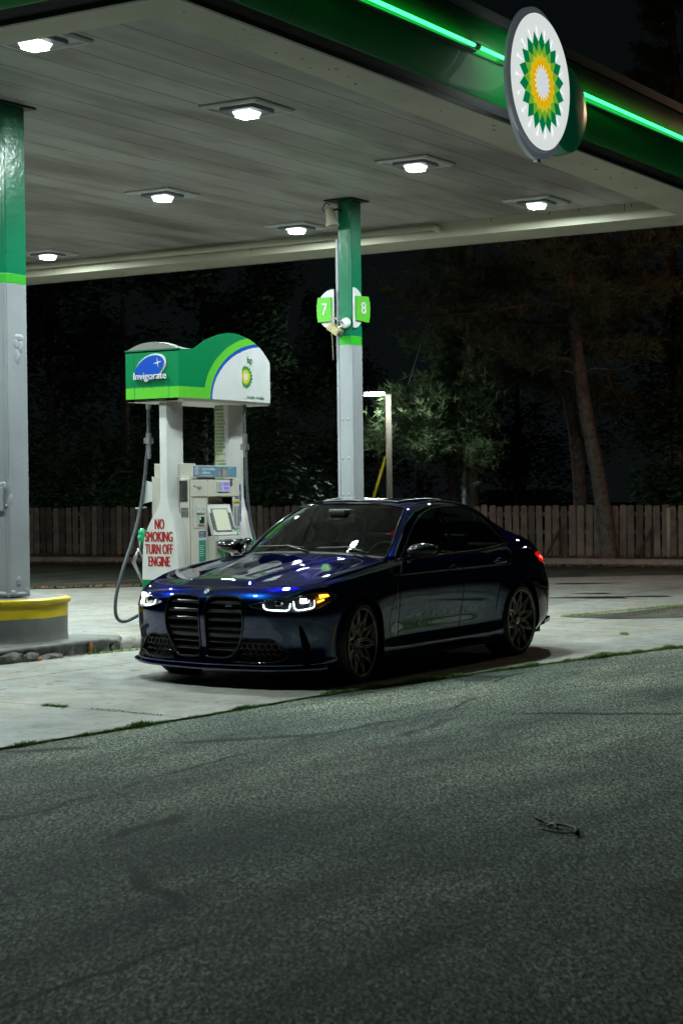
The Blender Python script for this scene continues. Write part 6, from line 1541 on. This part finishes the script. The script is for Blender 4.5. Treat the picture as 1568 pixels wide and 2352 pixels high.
# ---- headlamps
lw = mat('led_white', (1, 1, 1), .4, emis=(.88, .96, 1.0), es=9); dr = mat('drl_white', (1, 1, 1), .4, emis=(.86, .97, 1.0), es=5.0); am = mat('indicator_amber', (1, .4, .05), .4, emis=(1, .30, .02), es=5)
inner = mat('lamp_inner', (.10, .11, .115), .25, .8)
for s_ in (1, -1):
    def SP(k, u, dep=0.0):
        a, b_ = hlt(min(HLk1, max(HLk0, k))); p = S(k, a+(b_-a)*u); i = int(min(NK-2, k)); nn_ = bt_[i]*(1-(k-i))+bt_[i+1]*(k-i); nn_ /= np.linalg.norm(nn_)
        return (p[0]-nn_[0]*dep, (p[1]-nn_[1]*dep)*s_, p[2])
    kk = np.linspace(HLk0, HLk1, 48); uu_ = np.linspace(0, 1, 9)
    mb = MB(); mb.grid([[SP(k, u, -.001) for u in uu_] for k in kk]); hlm = C(mb, 'headlight', M['lampglass'], smooth=True)
    mb = MB(); mb.grid([[SP(k, u, .055*math.sin(math.pi*max(.0, min(1, (k-HLk0)/(HLk1-HLk0))))**.5+.004) for u in uu_] for k in kk]); 
    mb.grid([[SP(k, 0, 0), SP(k, 0, .06)] for k in kk]); mb.grid([[SP(k, 1, 0), SP(k, 1, .06)] for k in kk]); C(mb, 'reflector', inner, hlm, smooth=True, angle=30)
    # two projector modules
    for k, sz_ in ((3.15, .028), (4.25, .036)):
        c_ = Vector(SP(k, .56, .040)); mb = MB(); mb.prism(rrect(-sz_, -sz_*.62, sz_, sz_*.62, .010), frame(c_, (0, -1, 0), (0, 0, 1)), -.02, .010); C(mb, 'lamp_module', M['chrome'], hlm)
        mb = MB(); mb.prism(rrect(-sz_*.82, -sz_*.5, sz_*.82, sz_*.5, .010), frame(c_, (0, -1, 0), (0, 0, 1)), .0105, .016); C(mb, 'lamp_lens', lw if k > 4 else M['side_glass'], hlm)
    # running-light hooks along the lower edge
    for ka, kb in ((2.55, 3.55), (3.72, 4.75)):
        mb = MB(); L = [SP(ka, .62, .018), SP(ka+.04, .22, .018), SP(ka+.16, .10, .018)]+[SP(k, .10, .018) for k in np.linspace(ka+.25, kb-.12, 6)]+[SP(kb, .18, .018), SP(kb+.05, .5, .018)]
        mb.tube(crs(L, 3), .0044, n=6); C(mb, 'running_light', dr, hlm, smooth=True)
    mb = MB(); mb.grid([[SP(k, u, .012) for u in (.52, .80)] for k in np.linspace(5.15, 5.95, 8)]); mb.grid([[SP(k, u, .015) for u in (.30, .42)] for k in np.linspace(4.95, 5.5, 6)]) ; C(mb, 'indicator', am, hlm, smooth=True)
    mb = MB(); mb.tube([SP(k, 0, -.002) for k in kk]+[SP(k, 1, -.002) for k in kk[::-1]]+[SP(kk[0], 0, -.002)], .0035, n=5, cap=False); C(mb, 'lamp_edge', M['gloss'], hlm, smooth=True)
    # tail lamp
    kk2 = np.linspace(16.75, 20.6, 40)
    def TP(k, u, out=0):
        za, zb_ = tail(k); a, b_ = t_at_z(k, za), t_at_z(k, zb_); p = S(k, a+(b_-a)*u); i = int(min(NK-2, k)); nn_ = bt_[i]*(1-(k-i))+bt_[i+1]*(k-i); nn_ /= np.linalg.norm(nn_); return (p[0]+nn_[0]*out, (p[1]+nn_[1]*out)*s_, p[2])
    mb = MB(); mb.grid([[TP(k, u, .003) for u in np.linspace(0, 1, 7)] for k in kk2]); tlm = C(mb, 'tail_light', mat('tail_red', (.35, .004, .004), .15, emis=(1, .012, .008), es=.55, coat=.6), smooth=True)
    mb = MB(); mb.grid([[TP(k, u, .006) for u in (.35, .55)] for k in np.linspace(17.2, 20.2, 24)]); C(mb, 'tail_strip', mat('tail_led', (1, .05, .03), .4, emis=(1, .03, .02), es=10), tlm, smooth=True)
    # mirror
    mb = MB(); P = []
    for q in range(13):
        f = q/12; yy = .872+.232*f; sc_ = (math.sin(math.pi*min(1, .12+f*.80)))**.55*(1-.15*f) if f < 1 else .12
        P.append([((.90+.030*f)+.100*sc_*math.cos(a)*(1.25 if math.cos(a) < 0 else .7), yy*s_, (1.035+.012*f)+.070*sc_*math.sin(a)*(1.0 if math.sin(a) > 0 else .9)) for a in np.linspace(0, 2*math.pi, 25)])
    mb.grid(P, flip=s_ < 0); mb.add(P[-1][:-1], [tuple(range(24))]); mr = C(mb, 'wing_mirror', M['gloss'], smooth=True, angle=60)
    mb = MB(); Q = [[(a*1+(0 if True else 0), b_, c_) for a, b_, c_ in r_[12:25]] for r_ in P[1:-1]]
    mb.grid([[(.925+(a-.925)*1.02, b_, c_-.001) for a, b_, c_ in r_] for r_ in Q]); C(mb, 'mirror_base', mat('satin_dark', (.05, .05, .052), .3, coat=.3), mr, smooth=True)
    mb = MB(); mb.prism([(-.10, -.045), (.10, -.05), (.10, .04), (-.09, .05)], frame((.985, .985*s_, 1.04), (0, -1, 0), (0, 0, 1)), -.008, -.004); C(mb, 'mirror_glass', M['chrome'], mr)
    mb = MB(); mb.tube([(.93, .80*s_, .975), (.93, .86*s_, .985), (.925, .92*s_, 1.0)], [.022, .018, .022], n=8, flat=1.5); C(mb, 'mirror_arm', M['gloss'], mr, smooth=True)
    # door handles
    for x, z in ((1.62, .862), (2.47, .893)):
        p = side_pt(x, z); p = Vector((p.x, p.y*s_, p.z)); mb = MB()
        mb.tube([p+Vector((-.115, .004*s_, -.004)), p+Vector((-.09, .020*s_, -.002)), p+Vector((-.02, .030*s_, 0)), p+Vector((.05, .030*s_, .002)), p+Vector((.09, .020*s_, .004)), p+Vector((.105, .004*s_, .004))], [.008, .014, .0155, .0155, .014, .008], n=10); dh = C(mb, 'door_handle', M['paint'], smooth=True)
        mb = MB(); mb.prism(ell(0, 0, .062, .036, 24), frame(p+Vector((-.01, .0015*s_, 0)), (s_, 0, 0), (0, .25*s_, 1)), -.004, .0015); C(mb, 'handle_cup', M['gap'], dh)
# ---- wheels
def tyre_mat():
    return mat('tyre', (.014, .014, .015), .55, noise=(30, .2))
M['tyre'] = tyre_mat(); M['rim'] = mat('rim_dark', (.012, .012, .013), .22, .8, coat=.4); M['rim_edge'] = mat('rim_bronze', (.66, .53, .42), .38, .5)
def wheel(R, W_, rr):
    """wheel about the y axis, outer face toward +y"""
    root = bpy.data.objects.new('wheel', None); COL.objects.link(root)
    Mx = Matrix.Rotation(R_(-90), 3, 'X')      # z -> +y
    mb = MB(); h = W_/2
    mb.lathe([(rr-.004, -h+.02), (rr+.01, -h+.004), (R-.06, -h-.002), (R-.022, -h+.008), (R-.006, -h+.025), (R, -h+.05), (R+.0, 0), (R, h-.05), (R-.006, h-.025), (R-.022, h-.008), (R-.055, h+.002), (rr+.03, h+.004), (rr+.012, h-.0), (rr-.002, h-.010)], (0, 0, 0), None, 72, Mx)
    o = mb.build('tyre', M['tyre'], None, smooth=True, angle=60); o.parent = root
    mb = MB(); n = 72
    for c_ in (-.06, -.02, .02, .06):
        mb.lathe([(R+.0008, c_-.005), (R+.0008, c_+.005)], (0, 0, 0), None, 72, Mx)
    o2 = mb.build('tread_groove', M['gap'], None, smooth=True); o2.parent = o
    mb = MB(); mb.lathe([(rr-.002, -h+.01), (rr-.02, -h+.03), (rr-.03, 0), (rr-.026, h-.05), (rr-.014, h-.018), (rr+.002, h-.006), (rr+.006, h-.004)], (0, 0, 0), None, 72, Mx)
    mb.lathe([(.20, -.04), (.001, -.04)], (0, 0, 0), None, 32, Mx)
    rim = mb.build('rim', M['rim'], None, smooth=True, angle=50); rim.parent = root
    mb = MB(); ring = [(rr*math.cos(a)*.995, h-.001, rr*math.sin(a)*.995) for a in np.linspace(0, 2*math.pi, 73)]; mb.tube(ring, .0055, n=6, cap=False); e_ = mb.build('rim_edge', M['rim_edge'], None, smooth=True); e_.parent = rim
    mb = MB(); mb.lathe([(.175, -.02), (.175, .01), (.06, .012)], (0, 0, 0), None, 48, Mx); d_ = mb.build('brake_disc', M['steel'], None, smooth=True, angle=40); d_.parent = root
    mb = MB(); mb.box((-.19, .0, -.06), (-.10, .035, .10)); cpr = mb.build('brake_caliper', mat('caliper', (.01, .03, .14), .3), None, bevel=.012); cpr.parent = root
    # spokes: ten tips, each from two thin legs that lock into their neighbours
    mb = MB(); me_ = MB(); yo = h-.030; yi_ = h-.055
    def P3(r_, a, y): return Vector((r_*math.cos(a), y, r_*math.sin(a)))
    st = 2*math.pi/10
    def leg(p, q, w0, w1):
        t = (q-p); t.normalize(); s2 = Vector((t.z, 0, -t.x)); A = [p-s2*w0, p+s2*w0, q+s2*w1, q-s2*w1]
        B = [v+Vector((0, -.022, 0)) for v in A]; mb.add(A+B, [(0, 1, 2, 3), (7, 6, 5, 4), (0, 4, 5, 1), (1, 5, 6, 2), (2, 6, 7, 3), (3, 7, 4, 0)])
        me_.tube([A[0]+Vector((0, .0004, 0)), A[3]+Vector((0, .0004, 0))], .0030, n=4); me_.tube([A[1]+Vector((0, .0004, 0)), A[2]+Vector((0, .0004, 0))], .0030, n=4)
    for i in range(10):
        a = i*st+.12; tip = P3(rr-.006, a, h-.012)
        nL = P3(rr*.50, a-st*.36, yo); nR = P3(rr*.50, a+st*.36, yo)
        leg(tip+Vector((0, 0, 0)), nL, .0085, .0100); leg(tip, nR, .0085, .0100)
        nb = P3(rr*.50, a+st-st*.36, yo); leg(nR, nb, .0085, .0085)
        hub = P3(.052, a+st*.5, yi_)
        leg(nR, hub, .010, .013); leg(nb, hub, .010, .013)
    o3 = mb.build('spokes', M['rim'], None); o3.parent = rim; o4 = me_.build('spoke_edge', M['rim_edge'], None, smooth=True); o4.parent = rim
    mb = MB(); mb.lathe([(.062, yi_-.03), (.064, yi_+.0), (.05, yi_+.012), (.034, yi_+.014), (.033, yi_+.017), (.001, yi_+.018)], (0, 0, 0), None, 32, Mx); o5 = mb.build('hub_cap', M['gloss'], None, smooth=True, angle=30); o5.parent = root
    mb = MB(); mb.lathe([(.030, yi_+.0185), (.026, yi_+.019)], (0, 0, 0), None, 32, Mx)
    for q, m in ((0, M['sign_white']), (90, bpy.data.materials['roundel_blue']), (180, M['sign_white']), (270, bpy.data.materials['roundel_blue'])):
        mb.add([(0, yi_+.019, 0)]+[(.018*math.cos(R_(q+a)), yi_+.019, .018*math.sin(R_(q+a))) for a in range(0, 91, 15)], [(0, i+1, i+2) for i in range(6)], m)
    o6 = mb.build('hub_badge', M['chrome'], None); o6.parent = o5
    mb = MB()
    for i in range(5): 
        a = i*2*math.pi/5+.3; c_ = P3(.048, a, yi_); mb.tube([c_, c_+Vector((0, .012, 0))], .008, n=6)
    o7 = mb.build('wheel_bolt', M['steel'], None); o7.parent = o5
    return root
def cpt(o, par):
    c = o.copy(); COL.objects.link(c); c.parent = par
    for ch in list(o.children): cpt(ch, c)
    return c
w0 = wheel(.337, .265, .268); w0.parent = car
wr = wheel(.341, .275, .273); wr.parent = car
STEER = 7.0
w0.location = (0, -.808, .337); w0.rotation_euler = (0, 0, R_(180+STEER))
w1 = cpt(w0, car); w1.location = (0, .808, .337); w1.rotation_euler = (0, 0, R_(STEER))
wr.location = (2.857, -.800, .341); wr.rotation_euler = (0, R_(20), R_(180))
w3 = cpt(wr, car); w3.location = (2.857, .800, .341); w3.rotation_euler = (0, 0, 0)
# ---- cabin
leather = mat('leather_black', (.02, .02, .022), .5, noise=(8, .2)); leather2 = mat('leather_grey', (.20, .20, .19), .5, noise=(6, .1)); trim_ = mat('trim_dark', (.03, .03, .032), .6)
mb = MB(); P = []
for y in np.linspace(-.72, .72, 25):
    b_ = .02*math.exp(-((y+.36)/.2)**2); P.append([(.70+.10*(y/.72)**2, y, .975), (.85, y, .985+b_*.5), (1.05, y, .975+b_), (1.17, y, .94+b_), (1.22, y, .86), (1.20, y, .70), (1.12, y, .5)])
mb.grid(P, flip=True); C(mb, 'dashboard', trim_, smooth=True, angle=50)
mb = MB(); mb.prism([(-.30, 0), (.28, 0), (.26, .105), (-.26, .105)], frame((1.10, 0.05, .985), (0, -1, 0), (-.25, 0, 1)), -.012, 0); C(mb, 'dash_screen', M['gloss'])
def seat(y, back=False, x0=1.75):
    mb = MB(); n = 14
    # backrest: bolstered shell with integrated head restraint
    prof = [(0, .28, .27, .10), (.18, .17+.1, .255, .11), (.40, .25, .245, .10), (.55, .235, .20, .09), (.64, .13, .135, .07), (.76, .125, .125, .07), (.82, .09, .09, .05)]
    P = []
    for h_, _, w_, th in prof:
        xx = x0+.02+h_*.32; zz = .48+h_*.98; ring = []
        for q in range(18):
            a = 2*math.pi*q/18; c_, s_ = math.cos(a), math.sin(a); bol = 1+.35*abs(c_)**4
            ring.append((xx+th*.5*s_*(bol if s_ < 0 else 1), y+w_*np.sign(c_)*abs(c_)**.6, zz))
        P.append(ring+[ring[0]])
    P2 = []
    for i in range(18+1):
        P2.append([tuple(v) for v in crs([r_[i] for r_ in P], 3)])
    mb.grid(P2); mb.add([P[-1][i] for i in range(18)], [tuple(range(18))]); o = C(mb, 'front_seat', leather, smooth=True, angle=60)
    mb = MB(); mb.box((x0-.46, y-.24, .36), (x0+.04, y+.24, .48)); C(mb, 'seat_cushion', leather, o, bevel=.04)
    mb = MB()
    for dy in (-.17, .17): mb.box((x0-.005, y+dy-.035, .62), (x0+.05, y+dy+.035, .98))
    C(mb, 'seat_insert', leather2, o, bevel=.02)
seat(-.37); seat(.37)
mb = MB(); mb.box((2.38, -.66, .55), (2.62, .66, .98)); mb.box((2.15, -.66, .38), (2.6, .66, .56)); rs = C(mb, 'rear_seat', leather, bevel=.05)
mb = MB()
for y in (-.40, .40): mb.box((2.50, y-.13, .98), (2.60, y+.13, 1.13))
C(mb, 'head_rest', leather2, rs, bevel=.04)
mb = MB()
for y in (-.35, .35): mb.box((2.36, y-.22, .60), (2.40, y+.22, .94))
C(mb, 'seat_insert', leather2, rs, bevel=.02)
mb = MB(); c_ = Vector((1.30, -.37, .93)); ax1 = Vector((0, 1, 0)); ax2 = Vector((.42, 0, .90)); ring = [c_+ax1*.18*math.cos(a)+ax2*.175*math.sin(a) for a in np.linspace(0, 2*math.pi, 41)]
mb.tube(ring, .015, n=8, cap=False); mb.tube([c_-ax1*.17, c_+ax1*.17], .018, n=6); mb.tube([c_, c_-ax2*.17], .016, n=6); mb.tube([c_, c_+Vector((-.14, 0, -.05))], .03, n=8); C(mb, 'steering_wheel', mat('wheel_leather', (.06, .06, .065), .35), smooth=True)
mb = MB(); mb.prism(rrect(-.12, -.032, .12, .032, .02), frame((1.20, .0, 1.285), (0, -1, 0), (0, 0, 1)), -.03, .0); mb.tube([(1.21, 0, 1.31), (1.25, 0, 1.375)], .012, n=6); C(mb, 'rear_view_mirror', trim_, bevel=.006)
mb = MB(); mb.box((1.12, -.09, 1.32), (1.32, .09, 1.375)); C(mb, 'sensor_housing', trim_, bevel=.02)
mb = MB(); mb.prism([(-.44, -.01), (.10, -.01), (.12, .03), (-.42, .035)], frame((.88, -.30, 1.004), (0, -1, 0), (1, 0, .08)), 0, .004); C(mb, 'dash_papers', mat('pale_paper', (.13, .15, .14), .6, noise=(30, .2)))
mb = MB(); mb.grid([[(1.36+.03*math.cos(y*2), y, 1.392-.05*y*y), (1.7, y, 1.425-.06*y*y), (2.2, y, 1.415-.06*y*y), (2.64, y, 1.378-.05*y*y)] for y in np.linspace(-.52, .52, 13)]); C(mb, 'headliner', trim_, smooth=True)
mb = MB(); mb.box((1.3, -.84, .25), (2.6, -.80, .93)); mb.box((1.3, .80, .25), (2.6, .84, .93)); mb.box((.9, -.82, .24), (2.8, .82, .30)); mb.box((2.62, -.7, .3), (2.66, .7, 1.02)); mb.box((2.63, -.64, 1.0), (3.36, .64, 1.03)); mb.box((3.30, -.70, .3), (3.34, .70, 1.0)); C(mb, 'lining_and_glow_block', trim_)  # cabin lining, plus unseen boot wall and longer shelf added to block tail-lamp glow
for y in (-.62, .62):
    mb = MB(); mb.box((1.78, y-.03 if y > 0 else y-.02, .95), (1.84, y+.02, 1.36)); C(mb, 'pillar_trim', trim_, bevel=.01)
